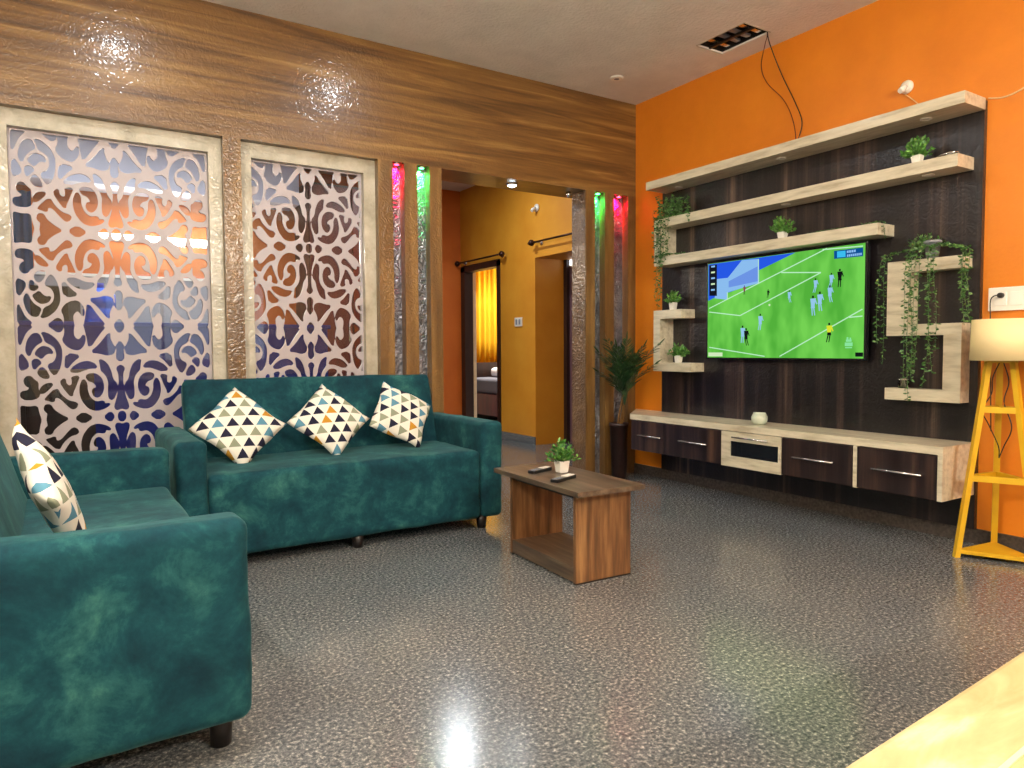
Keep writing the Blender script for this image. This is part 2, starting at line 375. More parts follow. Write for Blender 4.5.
# ------------------------------------------------------------------ lattice screens
# outlines of the cut-outs of one mirrored quarter tile, (u,v) in metres from the tile centre
HOLES = [
 [(0.025,0.0),(-0.002,0.04),(-0.035,-0.0),(-0.005,-0.04)],
 [(-0.001,0.088),(0.017,0.117),(0.01,0.136),(0.017,0.18),(0.002,0.198),(-0.017,0.18),(-0.009,0.136),(-0.02,0.118)],
 [(-0.002,0.224),(0.018,0.24),(0.006,0.268),(0.005,0.324),(0.012,0.39),(0.033,0.457),(0.026,0.474),(0.011,0.471),(0.003,0.462),(-0.006,0.471),(-0.021,0.473),(-0.028,0.458),(-0.009,0.391),(-0.004,0.324),(-0.006,0.269),(-0.019,0.241)],
 [(0.101,0.19),(0.07,0.212),(0.052,0.256),(0.044,0.304),(0.023,0.331),(0.027,0.375),(0.045,0.418),(0.06,0.406),(0.061,0.359),(0.057,0.322),(0.066,0.285),(0.084,0.259),(0.093,0.252),(0.096,0.219)],
 [(0.139,0.147),(0.099,0.11),(0.05,0.041),(0.053,0.07),(0.039,0.106),(0.029,0.125),(0.033,0.154),(0.063,0.163),(0.1,0.151)],
 [(0.17,-0.005),(0.068,-0.001),(0.107,0.052),(0.149,0.121),(0.154,0.074),(0.164,0.017)],
 [(0.257,-0.014),(0.218,-0.015),(0.227,0.024),(0.227,0.06),(0.203,0.087),(0.185,0.074),(0.175,0.053),(0.171,0.081),(0.18,0.11),(0.201,0.133),(0.229,0.128),(0.255,0.11),(0.272,0.081),(0.259,0.05)],
 [(0.335,0.001),(0.302,-0.024),(0.275,-0.01),(0.273,0.011),(0.283,0.032),(0.297,0.034),(0.315,0.018)],
 [(0.469,-0.007),(0.41,0.004),(0.442,0.037),(0.458,0.075),(0.47,0.109)],
 [(0.439,0.123),(0.43,0.082),(0.409,0.051),(0.386,0.048),(0.375,0.075),(0.372,0.089),(0.399,0.106),(0.42,0.137),(0.429,0.166),(0.439,0.144)],
 [(0.368,0.041),(0.339,0.05),(0.305,0.082),(0.285,0.124),(0.284,0.173),(0.294,0.23),(0.316,0.272),(0.332,0.25),(0.344,0.218),(0.314,0.205),(0.298,0.166),(0.306,0.124),(0.326,0.103),(0.352,0.089),(0.357,0.061)],
 [(0.4,0.158),(0.388,0.134),(0.365,0.117),(0.336,0.127),(0.323,0.153),(0.342,0.148),(0.36,0.159),(0.375,0.179),(0.386,0.167)],
 [(0.413,0.193),(0.395,0.186),(0.378,0.204),(0.396,0.221),(0.408,0.238),(0.414,0.214)],
 [(0.391,0.256),(0.376,0.23),(0.359,0.246),(0.343,0.285),(0.363,0.288),(0.383,0.274)],
 [(0.468,0.151),(0.439,0.199),(0.437,0.227),(0.471,0.244)],
 [(0.453,0.296),(0.441,0.279),(0.426,0.28),(0.415,0.297),(0.396,0.312),(0.4,0.347),(0.391,0.382),(0.413,0.399),(0.454,0.4),(0.47,0.386),(0.469,0.362),(0.437,0.356),(0.423,0.332),(0.439,0.331),(0.45,0.317)],
 [(0.383,0.354),(0.373,0.334),(0.355,0.322),(0.329,0.32),(0.344,0.342),(0.369,0.367),(0.382,0.368)],
 [(0.26,0.17),(0.248,0.174),(0.244,0.158),(0.199,0.169),(0.23,0.195),(0.265,0.241)],
 [(0.244,0.254),(0.219,0.224),(0.188,0.207),(0.157,0.202),(0.13,0.215),(0.118,0.235),(0.152,0.234),(0.183,0.246),(0.208,0.257)],
 [(0.168,0.283),(0.153,0.272),(0.122,0.273),(0.097,0.299),(0.089,0.343),(0.097,0.379),(0.116,0.4),(0.132,0.393),(0.14,0.37),(0.133,0.352),(0.117,0.357),(0.118,0.335),(0.135,0.313),(0.157,0.306)],
 [(0.183,0.3),(0.17,0.326),(0.171,0.362),(0.157,0.406),(0.127,0.433),(0.089,0.425),(0.09,0.447),(0.058,0.44),(0.078,0.461),(0.123,0.475),(0.159,0.462),(0.188,0.419),(0.199,0.375),(0.196,0.332)],
 [(0.29,0.312),(0.272,0.294),(0.27,0.323),(0.252,0.339),(0.234,0.331),(0.232,0.303),(0.236,0.288),(0.205,0.282),(0.218,0.317),(0.228,0.346),(0.238,0.367),(0.242,0.392),(0.265,0.359)],
 [(0.364,0.404),(0.312,0.346),(0.293,0.386),(0.258,0.42),(0.217,0.432),(0.223,0.454),(0.239,0.461),(0.262,0.437),(0.291,0.4),(0.314,0.389),(0.326,0.399),(0.326,0.417),(0.35,0.408)],
 [(0.478,0.437),(0.438,0.446),(0.404,0.441),(0.4,0.473),(0.389,0.516),(0.391,0.572),(0.483,0.566)],
 [(0.368,0.457),(0.362,0.436),(0.342,0.437),(0.332,0.462),(0.3,0.492),(0.259,0.518),(0.297,0.578),(0.365,0.574),(0.354,0.504),(0.35,0.476),(0.361,0.471)],
 [(0.226,0.515),(0.188,0.486),(0.146,0.517),(0.187,0.546)],
 [(0.086,0.515),(0.057,0.488),(0.041,0.516),(0.059,0.543)],
 [(0.016,0.512),(0.013,0.526),(0.005,0.534),(-0.005,0.534),(-0.013,0.526),(-0.016,0.512),(-0.013,0.498),(-0.005,0.49),(0.005,0.49),(0.013,0.498)],
]
def lattice_mesh(hw, axis_z, z0, z1, per=1.03, dx=0.0045, th=0.012):
    nx = int(round(2*hw/dx))+1; nz = int(round((z1-z0)/dx))+1
    X = np.linspace(-hw, hw, nx); Z = np.linspace(z0, z1, nz)
    # field of one quarter tile
    QU = int(hw/dx)+3; QV = int(per/2/dx)+3
    U, V = np.meshgrid(np.linspace(0, hw, QU), np.linspace(0, per/2, QV))
    D = np.full(U.shape, -9.0)
    for P in HOLES:
        Q = []                                     # one corner-cutting pass rounds the outline
        for i in range(len(P)):
            (ax,ay),(bx,by) = P[i], P[(i+1)%len(P)]
            Q += [(ax*.78+bx*.22, ay*.78+by*.22), (ax*.22+bx*.78, ay*.22+by*.78)]
        dist = np.full(U.shape, 9.0); ins = np.zeros(U.shape, bool)
        for i in range(len(Q)):
            (ax,ay),(bx,by) = Q[i], Q[(i+1)%len(Q)]
            ex, ey = bx-ax, by-ay; t = np.clip(((U-ax)*ex+(V-ay)*ey)/(ex*ex+ey*ey+1e-12), 0, 1)
            dist = np.minimum(dist, np.hypot(U-ax-t*ex, V-ay-t*ey))
            if abs(ey) > 1e-9: ins ^= ((ay > V) != (by > V)) & (U < (V-ay)*ex/ey+ax)
        D = np.maximum(D, np.where(ins, dist, -dist))
    XX, ZZ = np.meshgrid(X, Z)
    u = np.abs(XX); v = np.abs(((axis_z-ZZ) + per*50 + per/2) % per - per/2)
    iu = np.clip(u/hw*(QU-1), 0, QU-1.001); iv = np.clip(v/(per/2)*(QV-1), 0, QV-1.001)
    a = iu.astype(int); b = iv.astype(int); fa = iu-a; fb = iv-b
    F = (D[b,a]*(1-fa)*(1-fb)+D[b,a+1]*fa*(1-fb)+D[b+1,a]*(1-fa)*fb+D[b+1,a+1]*fa*fb)
    bd = np.minimum(np.minimum(XX+hw, hw-XX), np.minimum(ZZ-z0, z1-ZZ)); F = np.minimum(F+0.0065, bd-0.010)
    verts = []; vid = {}; faces = []; walls = []
    def gv(i,j):
        k = ('g',i,j)
        if k not in vid: vid[k] = len(verts); verts.append((X[i],Z[j]))
        return vid[k]
    def ev(i,j,i2,j2):
        if (i2,j2) < (i,j): i,j,i2,j2 = i2,j2,i,j
        k = (i,j,i2,j2)
        if k not in vid:
            f0, f1 = F[j,i], F[j2,i2]; t = f0/(f0-f1); vid[k] = len(verts)
            verts.append((X[i]+(X[i2]-X[i])*t, Z[j]+(Z[j2]-Z[j])*t))
        return vid[k]
    S = F < 0
    # merge full cells into horizontal runs to save faces is skipped: keep simple quads
    for j in range(nz-1):
        for i in range(nx-1):
            c = [(i,j),(i+1,j),(i+1,j+1),(i,j+1)]; s = [S[q[1],q[0]] for q in c]; n = sum(s)
            if n == 0: continue
            if n == 4: faces.append([gv(*q) for q in c]); continue
            poly = []; cr = []
            for k in range(4):
                q, q2 = c[k], c[(k+1)%4]
                if s[k]: poly.append(gv(*q))
                if s[k] != s[(k+1)%4]:
                    e = ev(*q,*q2); poly.append(e); cr.append((e, s[k]))
            if len(poly) >= 3: faces.append(poly)
            for k in range(0, len(cr)):
                e, leaving = cr[k]
                if leaving: walls.append((e, cr[(k+1)%len(cr)][0]))
    n = len(verts)
    V3 = [(x,0,z) for x,z in verts]+[(x,th,z) for x,z in verts]
    FF = [f for f in faces]+[[q+n for q in f[::-1]] for f in faces]+[[a,a+n,b+n,b] for a,b in walls]
    me = bpy.data.meshes.new('lattice'); me.from_pydata(V3, [], FF); me.update()
    return me
def screen(xc, x0, x1, ix0, ix1, label):
    t = empty('lattice_screen', (xc, 0.055, 0), label, 'screen')
    z1, iz1, iz0 = ZB, 2.235, 0.12
    bm = bmesh.new()
    y0, y1 = 0.0, 0.10
    box(bm,(x0-xc,y0,0),(ix0-xc,y1,z1)); box(bm,(ix1-xc,y0,0),(x1-xc,y1,z1)); box(bm,(ix0-xc,y0,iz1),(ix1-xc,y1,z1)); box(bm,(ix0-xc,y0,0),(ix1-xc,y1,iz0))
    make('frame', bm, M['cream_lam'], t)
    hw = (ix1-ix0)/2; cx = (ix0+ix1)/2-xc
    me = lattice_mesh(hw, 1.20, iz0, iz1); me.materials.append(M['lattice'])
    l = bpy.data.objects.new('lattice', me); COL.objects.link(l); l.parent = t; l.location = (cx,0.045,0)
    make('glass_pane', boxes([((ix0-xc,0.062,iz0),(ix1-xc,0.066,iz1))]), M['glass'], t)
screen(-3.83, -4.39, -3.262, -4.31, -3.335, 'wide white scrollwork lattice screen in a cream frame behind the corner of the sofas')
screen(-2.725, -3.16, -2.29, -3.09, -2.37, 'narrow white scrollwork lattice screen in a cream frame next to the red lit slot')

# ------------------------------------------------------------------ dining room behind
struct(make('wall_dining_far', boxes([((-6.2,DY,0),(DX,DY+0.15,H))]), M['orange_red']))
struct(make('wall_dining_left', boxes([((-6.2,0.32,0),(-6.05,DY,H))]), M['cream_wall']))
# right wall with two openings: door_1 (y 2.66..3.50) and door_2 (y 0.75..1.90)
bm = boxes([((DX,3.50,0),(DX+0.1,DY,H)), ((DX,2.66,2.08),(DX+0.1,3.50,H)), ((DX,1.90,0),(DX+0.1,2.66,H)),
            ((DX,0.75,2.05),(0.70,1.90,H)), ((DX,0.0,0),(0.70,0.75,H)), ((DX+0.1,1.90,0),(0.70,2.0,H)), ((DX-0.275+0.0,0.0,0),(DX,0.18,ZB)), ((0.0,0.0,ZB),(DX,0.32,H))])
struct(make('wall_dining_right', bm, M['orange_deep']))
struct(make('baseboard_dining', boxes([((DX-0.012,1.90,0),(DX,2.60,0.09)), ((DX-0.012,0.20,0),(DX,0.75,0.09))]), M['granite']))
# door frames
bm = boxes([((DX-0.02,3.46,0),(DX+0.1,3.56,2.1)), ((DX-0.02,2.62,0),(DX+0.1,2.68,2.1)), ((DX-0.02,2.62,2.04),(DX+0.1,3.56,2.12))])
struct(make('door_1', bm, M['dark_door']))
d2 = struct(make('door_2', boxes([((0.70,0.78,0),(0.74,1.86,1.98))]), M['purple_door']))
make('door_frame', boxes([((0.66,0.75,0),(0.70,0.80,2.05)), ((0.66,1.84,0),(0.70,1.90,2.05))]), M['dark_door'], d2)
make('door_bright_gap', boxes([((0.70,0.80,1.99),(0.72,1.86,2.05))]), M['cool_glow'], d2)  # glowing strip stands in for the bright ceiling past the door
# bedroom beyond door_1
struct(make('wall_bedroom_far', boxes([((0.3,5.2,0),(3.2,5.3,H))]), M['cream_wall']))
struct(make('wall_bedroom_near', boxes([((0.375,DY+0.0,0),(0.50,DY+0.12,H))]), M['cream_wall']))
struct(make('wall_bedroom_side', boxes([((3.05,0.0,0),(3.2,5.2,H))]), M['cream_wall']))
# curtain: pleated
bm = bmesh.new(); cols = []
for i in range(91):
    x = 1.32+0.95*i/90; y = 5.08+0.028*math.sin(i*0.75)+0.01*math.sin(i*0.31)
    cols.append([bm.verts.new((x, y+0.006*math.sin(z*3+i), z)) for z in (0.66,1.2,1.8,2.42)])
for a, b in zip(cols, cols[1:]):
    for k in range(3): f_ = bm.faces.new((a[k],b[k],b[k+1],a[k+1])); f_.smooth = True
bmesh.ops.solidify(bm, geom=bm.faces[:], thickness=0.004)
cu = make('curtain', bm, M['yellow_curtain']); tag(cu, 'yellow pleated curtain in the room beyond the dark framed doorway', 'curtain')
L = bpy.data.lights.new('bedroom_fill', 'AREA'); L.energy = 230; L.size = 0.5; L.color = (1,0.96,0.86)  # lamp added to brighten the bedroom and its curtain
bl = empty('bedroom_fill_light', (1.6,4.2,H), 'unseen ceiling light added to brighten the bedroom beyond the dark framed doorway', 'ceiling light')
bm = bmesh.new(); lathe(bm, [(0.14,0),(0.14,-0.03),(0.12,-0.04)], 24); make('housing', bm, M['white_pl'], bl)
lo = bpy.data.objects.new('glow', L); COL.objects.link(lo); lo.parent = bl; lo.location = (0,0,-0.06)
# bed
bed = empty('bed', (1.6,4.5,0), 'bed with grey sheet seen through the dark framed doorway', 'bed')
bm = bmesh.new(); box(bm, (-0.6,-0.75,0.12),(0.7,0.4,0.42)); make('bed_frame', bm, M['maroon'], bed)
bm = bmesh.new(); softbox(bm, (0.05,-0.24,0.53), (0.62,0.50,0.11), 0.05, 8, 0.006, 3); make('mattress', bm, M['sheet'], bed, True)
bm = boxes([((-0.62,0.40,0),(0.72,0.45,0.86))], 0.01); make('headboard', bm, M['dark_door'], bed)
for sx in (-0.55,0.62):
    for sy in (-0.7,0.33): make('leg', boxes([((sx,sy,0),(sx+0.06,sy+0.06,0.12))]), M['dark_door'], bed)
pb = bmesh.new(); softbox(pb, (0,0,0), (0.24,0.15,0.07), 0.06, 6, 0.004, 5)
o = make('pillow', pb, M['white_sheet'], smooth=True, loc=(1.63,4.62,0.715)); tag(o, 'white pillow on the grey bed behind the dark framed doorway', 'pillow')

# curtain rods (over door_1 and door_2)
def rod(y0, y1, z, label):
    t = empty('curtain_rod', (DX, (y0+y1)/2, z), label, 'curtain rod', 'curtain rods over the dining room doorways')
    h_ = (y1-y0)/2
    bm = bmesh.new(); tube(bm, [(-0.075,-h_,0),(-0.075,h_,0)], 0.011, 10); make('rod', bm, M['dark_metal'], t)
    for s in (-1,1):
        bm = bmesh.new(); lathe(bm, [(0.001,-0.038),(0.026,-0.026),(0.036,0),(0.026,0.026),(0.014,0.034),(0.014,0.055)], 14, (-0.075, s*(h_+0.03), 0), axis='y'); make('finial', bm, M['dark_metal'], t, True)
        bm = bmesh.new(); tube(bm, [(0,s*(h_-0.06),0),(-0.075,s*(h_-0.06),0)], 0.010, 8); lathe(bm, [(0.028,0),(0.028,-0.012),(0.01,-0.016)], 14, (0,s*(h_-0.06),0), axis='x'); make('bracket', bm, M['steel'], t)
rod(2.50, 3.52, 2.155, 'dark curtain rod with ball ends above the narrow doorway with the yellow curtain')
rod(0.95, 1.83, 2.20, 'dark curtain rod with ball ends above the wide plum doorway beside the right jamb')
# switch plate in dining room
sw = empty('light_switch', (DX,2.227,1.366), 'white two-gang light switch on the orange dining room wall between the doorways', 'switch')
make('plate', boxes([((-0.012,-0.075,-0.05),(0,0.075,0.05))], 0.004), M['white_pl'], sw)
for s in (-1,1): make('rocker', boxes([((-0.017,s*0.032-0.018,-0.03),(-0.012,s*0.032+0.018,0.03))], 0.002), M['tile_grey'], sw)
# lamp holders on walls
def holder(x, y, z, label, s=1.0):
    t = empty('bulb_holder', (x,y,z), label, 'lamp holder')
    bm = bmesh.new(); lathe(bm, [(0.055*s,0),(0.055*s,-0.012*s),(0.035*s,-0.025*s),(0.02*s,-0.03*s)], 20, axis='x'); make('base', bm, M['white_pl'], t)
    bm = bmesh.new()
    d = Vector((-0.7,0.12,-0.55)).normalized(); p0 = Vector((-0.02,0,0)); tube(bm, [p0, p0+d*0.03*s, p0+d*0.05*s, p0+d*0.075*s], [0.020*s,0.026*s,0.026*s,0.022*s], 14); make('socket', bm, M['white_cer'], t)
holder(0, -2.255, 2.53, 'white round bulb holder on the orange wall above the top shelf', 0.68)
holder(DX, 1.858, 2.58, 'small white bulb holder high on the dining room wall above the curtain rod', 0.8)
# doorway spotlight under the beam + unlit bulb
sp = empty('doorway_spotlight', (-1.142,0.14,ZB), 'bright white round spotlight under the brown beam over the doorway', 'spotlight')
bm = bmesh.new(); lathe(bm, [(0.045,0),(0.047,-0.008),(0.036,-0.012)], 24); make('ring', bm, M['steel'], sp)
bm = bmesh.new(); lathe(bm, [(0.034,-0.006),(0.034,-0.014),(0.02,-0.022),(0.001,-0.025)], 20); make('bulb', bm, M['lamp_white'], sp)
L = bpy.data.lights.new('white_lamp', 'SPOT'); L.energy = 22; L.spot_size = math.radians(130); L.spot_blend = 0.5; L.color = (0.85,0.95,1); L.shadow_soft_size = 0.03
lo = bpy.data.objects.new('beam', L); COL.objects.link(lo); lo.parent = sp; lo.location = (0,0,-0.04)
ub = empty('unlit_spotlight', (-0.60,0.14,ZB), 'small unlit spotlight under the beam at the right end of the doorway', 'spotlight')
bm = bmesh.new(); lathe(bm, [(0.02,0),(0.02,-0.02),(0.014,-0.04),(0.001,-0.045)], 16); make('bulb', bm, M['steel'], ub)
for x, lb in ((-0.80,'right of the centre'),(-3.6,'behind the wide lattice screen, added to brighten that end')):
    t = empty('dining_downlight', (x,1.73,H), 'round white downlight in the dining room ceiling %s' % lb, 'ceiling light')  # the one behind the lattice is an added fill lamp
    bm = bmesh.new(); lathe(bm, [(0.08,0),(0.08,-0.012),(0.062,-0.018)], 24); make('ring', bm, M['white_pl'], t)
    bm = bmesh.new(); lathe(bm, [(0.060,-0.010),(0.060,-0.016),(0.001,-0.018)], 24); make('diffuser', bm, M['lamp_white'], t)
    L = bpy.data.lights.new('downlight_lamp', 'AREA'); L.shape = 'DISK'; L.size = 0.11; L.energy = 32 if x > -2 else 60; L.color = (0.86,0.95,1) if x > -2 else (0.88,0.94,1)
    lo = bpy.data.objects.new('glow', L); COL.objects.link(lo); lo.parent = t; lo.location = (0,0,-0.025)
# tube light on the far wall
tb = empty('tube_light', (-3.2,DY,2.19), 'lit tube light on the orange wall behind the wide lattice screen', 'tube light')
make('batten', boxes([((-0.62,-0.04,-0.03),(0.62,0,0.03))], 0.004), M['white_pl'], tb)
bm = bmesh.new(); tube(bm, [(-0.58,-0.065,0),(0.58,-0.065,0)], 0.028, 12); make('tube', bm, M['tube'], tb)
L = bpy.data.lights.new('tube_lamp', 'AREA'); L.shape = 'RECTANGLE'; L.size = 1.1; L.size_y = 0.05; L.energy = 34; L.color = (1,0.92,0.75)
lo = bpy.data.objects.new('glow', L); COL.objects.link(lo); lo.parent = tb; lo.location = (0,-0.11,0); lo.rotation_euler = (math.radians(-90),0,0)
# loft slab, tile band
struct(make('trim_6', boxes([((-6.05,3.2,2.62),(-1.9,DY,2.72)), ((-6.05,3.2,2.72),(-1.9,3.26,H))]), M['loft']))
struct(make('trim_7', boxes([((-5.2,DY-0.012,0),(-2.45,DY,1.79))]), M['tile_grey']))
struct(make('trim_8', boxes([((-5.2,DY-0.03,1.79),(-2.45,DY,1.82))]), M['white_cer']))
# wardrobe
wd = empty('wardrobe', (-1.15,3.3,0), 'tall maroon wardrobe against the far dining room wall behind the narrow lattice screen', 'wardrobe')
make('body', boxes([((-0.7,-0.25,0),(0.72,0.28,2.85))], 0.004), M['dark_door'], wd)
for k in range(3):
    x0 = -0.69+0.47*k; d = make('door', boxes([((x0,-0.272,0.06),(x0+0.455,-0.252,2.82))], 0.003), M['maroon'], wd)
    make('handle', boxes([((x0+0.40,-0.295,1.15),(x0+0.415,-0.273,1.35))]), M['steel'], d)
# counter
ct = empty('counter', (-3.1,1.95,0), 'long navy blue counter standing in the dining room behind the lattice screens', 'counter')
make('body', boxes([((-1.75,-0.12,0),(1.04,0.35,1.25))], 0.004), M['navy'], ct)
make('worktop', boxes([((-1.80,-0.15,1.25),(1.06,0.4,1.285))], 0.004), M['navy'], ct)
cb = empty('cabinet', (-4.25,1.35,0), 'low dark brown cabinet in front of the navy counter behind the wide lattice screen', 'cabinet')
make('body', boxes([((-0.45,-0.2,0.0),(0.33,0.22,0.93))], 0.004), M['dark_door'], cb)
for k in range(2):
    d = make('door', boxes([((-0.44+0.385*k,-0.22,0.05),(-0.065+0.385*k,-0.201,0.90))], 0.003), M['dark_door'], cb)
    make('knob', boxes([((-0.09+0.10*k,-0.235,0.5),(-0.075+0.10*k,-0.221,0.53))]), M['steel'], d)
mw = empty('microwave', (-4.13,2.0,1.286), 'black microwave oven on the navy counter behind the wide lattice screen', 'microwave')
make('body', boxes([((-0.16,-0.12,0),(0.16,0.2,0.27))], 0.006), M['black_plastic'], mw)
make('door', boxes([((-0.155,-0.135,0.01),(0.08,-0.121,0.26))], 0.003), M['black_glass'], mw)
jr = empty('water_jar', (-3.84,1.98,1.286), 'bright blue water jar on the navy counter right of the microwave', 'jar')
bm = bmesh.new(); lathe(bm, [(0.10,0),(0.115,0.02),(0.115,0.1),(0.108,0.11),(0.115,0.12),(0.115,0.22),(0.05,0.27)], 24); make('body', bm, M['blue_bright'], jr)
bm = bmesh.new(); lathe(bm, [(0.035,0.27),(0.035,0.31),(0.001,0.312)], 16); make('cap', bm, M['navy'], jr)
bm = bmesh.new(); cols = []
for i in range(41):
    x = -4.66+0.36*i/40; y = DY-0.09+0.02*math.sin(i*0.9); cols.append([bm.verts.new((x,y,z)) for z in (0.1,2.55)])
for a, b in zip(cols, cols[1:]): f_ = bm.faces.new((a[0],b[0],b[1],a[1])); f_.smooth = True
bmesh.ops.solidify(bm, geom=bm.faces[:], thickness=0.004)
tag(make('blue_curtain', bm, M['light_blue']), 'light blue curtain at the left end of the wall behind the wide lattice screen', 'curtain')

# ------------------------------------------------------------------ TV wall unit
W = -0.03
o = make('wall_panel', boxes([((W,-2.675,0.08),(0,-0.345,2.33))]), M['wenge'])
tag(o, 'large dark wenge wall panel mounted behind the television on the orange wall', 'wall panel')
def shelf_lights(t, spots, z):
    for y, x in spots:
        bm = bmesh.new(); lathe(bm, [(0.030,0),(0.030,-0.004),(0.022,-0.006),(0.02,-0.003),(0.001,-0.003)], 18, (x,y,z)); make('spotlight', bm, M['white_pl'], t)
t = empty('wall_shelf', (W,-1.53,2.278), 'longest pale oak wall shelf at the very top of the dark panel', 'shelf')
make('board', boxes([((-0.215,-1.149,0),(0,1.147,0.060))], 0.002), M['shelf'], t); shelf_lights(t, [(0.93,-0.08),(0.0,-0.11),(-0.91,-0.115)], 0)
t = empty('wall_shelf', (W,-1.53,1.69), 'C-shaped pale oak wall shelf wrapping round above the television, vine on its left end', 'shelf')
B_ = 0.066
make('upper_board', boxes([((-0.17,-1.10,0.29),(0,1.10,0.29+B_))], 0.002), M['shelf'], t)
make('end_board', boxes([((-0.17,1.10-B_,B_),(0,1.10,0.29))], 0.001), M['shelf'], t)
make('lower_board', boxes([((-0.17,-0.684,0),(0,1.10,B_))], 0.002), M['shelf'], t)
shelf_lights(t, [(-0.92,-0.10),(-0.03,-0.10)], 0.29)
t = empty('wall_shelf', (W,-0.6,0.878), 'small C-shaped pale oak wall shelf left of the television holding two white pots', 'shelf')
make('upper_board', boxes([((-0.145,-0.095,0.405),(0,0.20,0.472))], 0.002), M['shelf'], t)
make('upright', boxes([((-0.145,0.13,0.067),(0,0.20,0.405))], 0.001), M['shelf'], t)
make('lower_board', boxes([((-0.145,-0.189,0),(0,0.20,0.067))], 0.002), M['shelf'], t)
t = empty('wall_shelf', (W,-2.4,0.755), 'S-shaped pale oak wall shelf right of the television with hanging vines', 'shelf')
SX = -0.095; y0 = -2.634+2.4; yl = -2.233+2.4
make('top_board', boxes([((SX,y0,0.712),(0,yl,0.778))], 0.002), M['shelf'], t)
make('left_upright', boxes([((SX,yl-0.125,0.422),(0,yl,0.712))], 0.001), M['shelf'], t)
make('middle_board', boxes([((SX,y0,0.362),(0,yl,0.424))], 0.002), M['shelf'], t)
make('right_upright', boxes([((SX,y0,0.066),(0,y0+0.09,0.362))], 0.001), M['shelf'], t)
make('bottom_board', boxes([((SX,y0,0),(0,yl+0.004,0.066))], 0.002), M['shelf'], t)

# console
cs = empty('tv_console', (W,-1.5,0.265), 'long wall-hung console under the television with pale top and dark drawers', 'cabinet')
CF = -0.33   # front face (local x)
def cl(y): return y+1.5
bm = bmesh.new(); prism(bm, [(CF,cl(-2.67)),(0.0,cl(-2.67)),(0.0,cl(-0.345)),(0.03,cl(-0.345)),(0.03,cl(-0.012)),(CF,cl(-0.335))], 0.238, 0.280); make('top_board', bm, M['shelf'], cs)
make('end_panel', boxes([((CF,cl(-2.67),0),(0,cl(-2.645),0.238))], 0.001), M['shelf'], cs)
bm = boxes([((CF+0.03,cl(-2.645),0.0),(0,cl(-0.345),0.012)), ((-0.012,cl(-2.645),0.012),(0,cl(-0.345),0.238)), ((CF+0.03,cl(-0.375),0.012),(-0.012,cl(-0.345),0.238)), ((CF+0.03,cl(-1.262),0.012),(-0.012,cl(-1.246),0.238)), ((CF+0.03,cl(-1.735),0.012),(-0.012,cl(-1.72),0.238)), ((CF+0.03,cl(-2.213),0.012),(-0.012,cl(-2.185),0.238))])
make('carcass', bm, M['wenge_door'], cs)
make('divider', boxes([((CF,cl(-2.213),0.0),(CF+0.03,cl(-2.190),0.236))]), M['shelf'], cs)
def bar_handle(par, ya, yb, z, x):
    bm = bmesh.new(); tube(bm, [(x-0.028,ya,z),(x-0.028,yb,z)], 0.006, 10)
    for y in (ya+(yb-ya)*0.12, yb-(yb-ya)*0.12): tube(bm, [(x,y,z),(x-0.028,y,z)], 0.005, 8)
    make('handle', bm, M['steel'], par)
for (ya, yb, ha, hb) in ((-0.350,-0.704,-0.449,-0.70),(-0.708,-1.246,-0.877,-1.14),(-1.722,-2.185,-1.816,-2.086),(-2.214,-2.643,-2.312,-2.58)):
    d = make('drawer', boxes([((CF,cl(ya),0.004),(CF+0.02,cl(yb),0.232))], 0.002), M['wenge_door'], cs)
    bar_handle(d, cl(ha), cl(hb), 0.125, CF)
d = make('drawer', boxes([((CF-0.004,cl(-1.25),0.0),(CF+0.018,cl(-1.325),0.234)), ((CF-0.004,cl(-1.698),0.0),(CF+0.018,cl(-1.718),0.234)), ((CF-0.004,cl(-1.325),0.172),(CF+0.018,cl(-1.698),0.234)), ((CF-0.004,cl(-1.325),0.0),(CF+0.018,cl(-1.698),0.072))]), M['shelf'], cs)
d['label'] = 'pale drawer front with a black glass window'
make('glass_window', boxes([((CF+0.003,cl(-1.325),0.072),(CF+0.009,cl(-1.698),0.172))]), M['black_glass'], d)
bar_handle(d, cl(-1.36), cl(-1.64), 0.202, CF-0.004)

# television
tv = empty('television', (-0.0315,-1.4865,1.327), 'wall mounted television showing a football match on a green pitch', 'television')
bm = boxes([((-0.07,-0.612,-0.352),(-0.04,0.612,0.352))], 0.003); box(bm, (-0.04,-0.3,-0.2),(0,0.3,0.2)); make('body', bm, M['screen_off'], tv)
def grass():
    m = bpy.data.materials.new('screen_grass'); m.use_nodes = True; nt = m.node_tree; nt.nodes.clear(); L = nt.links.new
    mp = coords(nt, (1,2.2,1.0), (0.5,0,0)); n = N(nt, 'ShaderNodeTexNoise', Scale=4.0, Detail=2.0)
    r = ramp(nt, [(0.35, srgb(84,178,60)), (0.65, srgb(118,212,84))])
    e = N(nt, 'ShaderNodeEmission', Strength=1.1); o_ = N(nt, 'ShaderNodeOutputMaterial')
    L(mp.outputs[0], n.inputs['Vector']); L(n.outputs[0], r.inputs[0]); L(r.outputs[0], e.inputs[0]); L(e.outputs[0], o_.inputs[0]); return m
TVS = 1.1
smats = [grass()] + [emis('screen_'+n, srgb(*c), TVS) for n, c in (('blue',(40,90,230)),('net',(140,190,240)),('netdark',(110,150,230)),('line',(190,240,200)),('board',(20,24,34)),('logo',(10,80,150)),('cyan',(60,190,240)),('sky',(150,200,235)),('black',(18,24,24)),('red',(140,70,90)),('yellow',(220,230,50)),('pale',(210,235,190)),('mark',(140,230,160)))]
SI = {n:i for i,n in enumerate(('grass','blue','net','netdark','line','board','logo','cyan','sky','black','red','yellow','pale','mark'))}
bm = bmesh.new(); cy, cz = -1.4865, 1.327
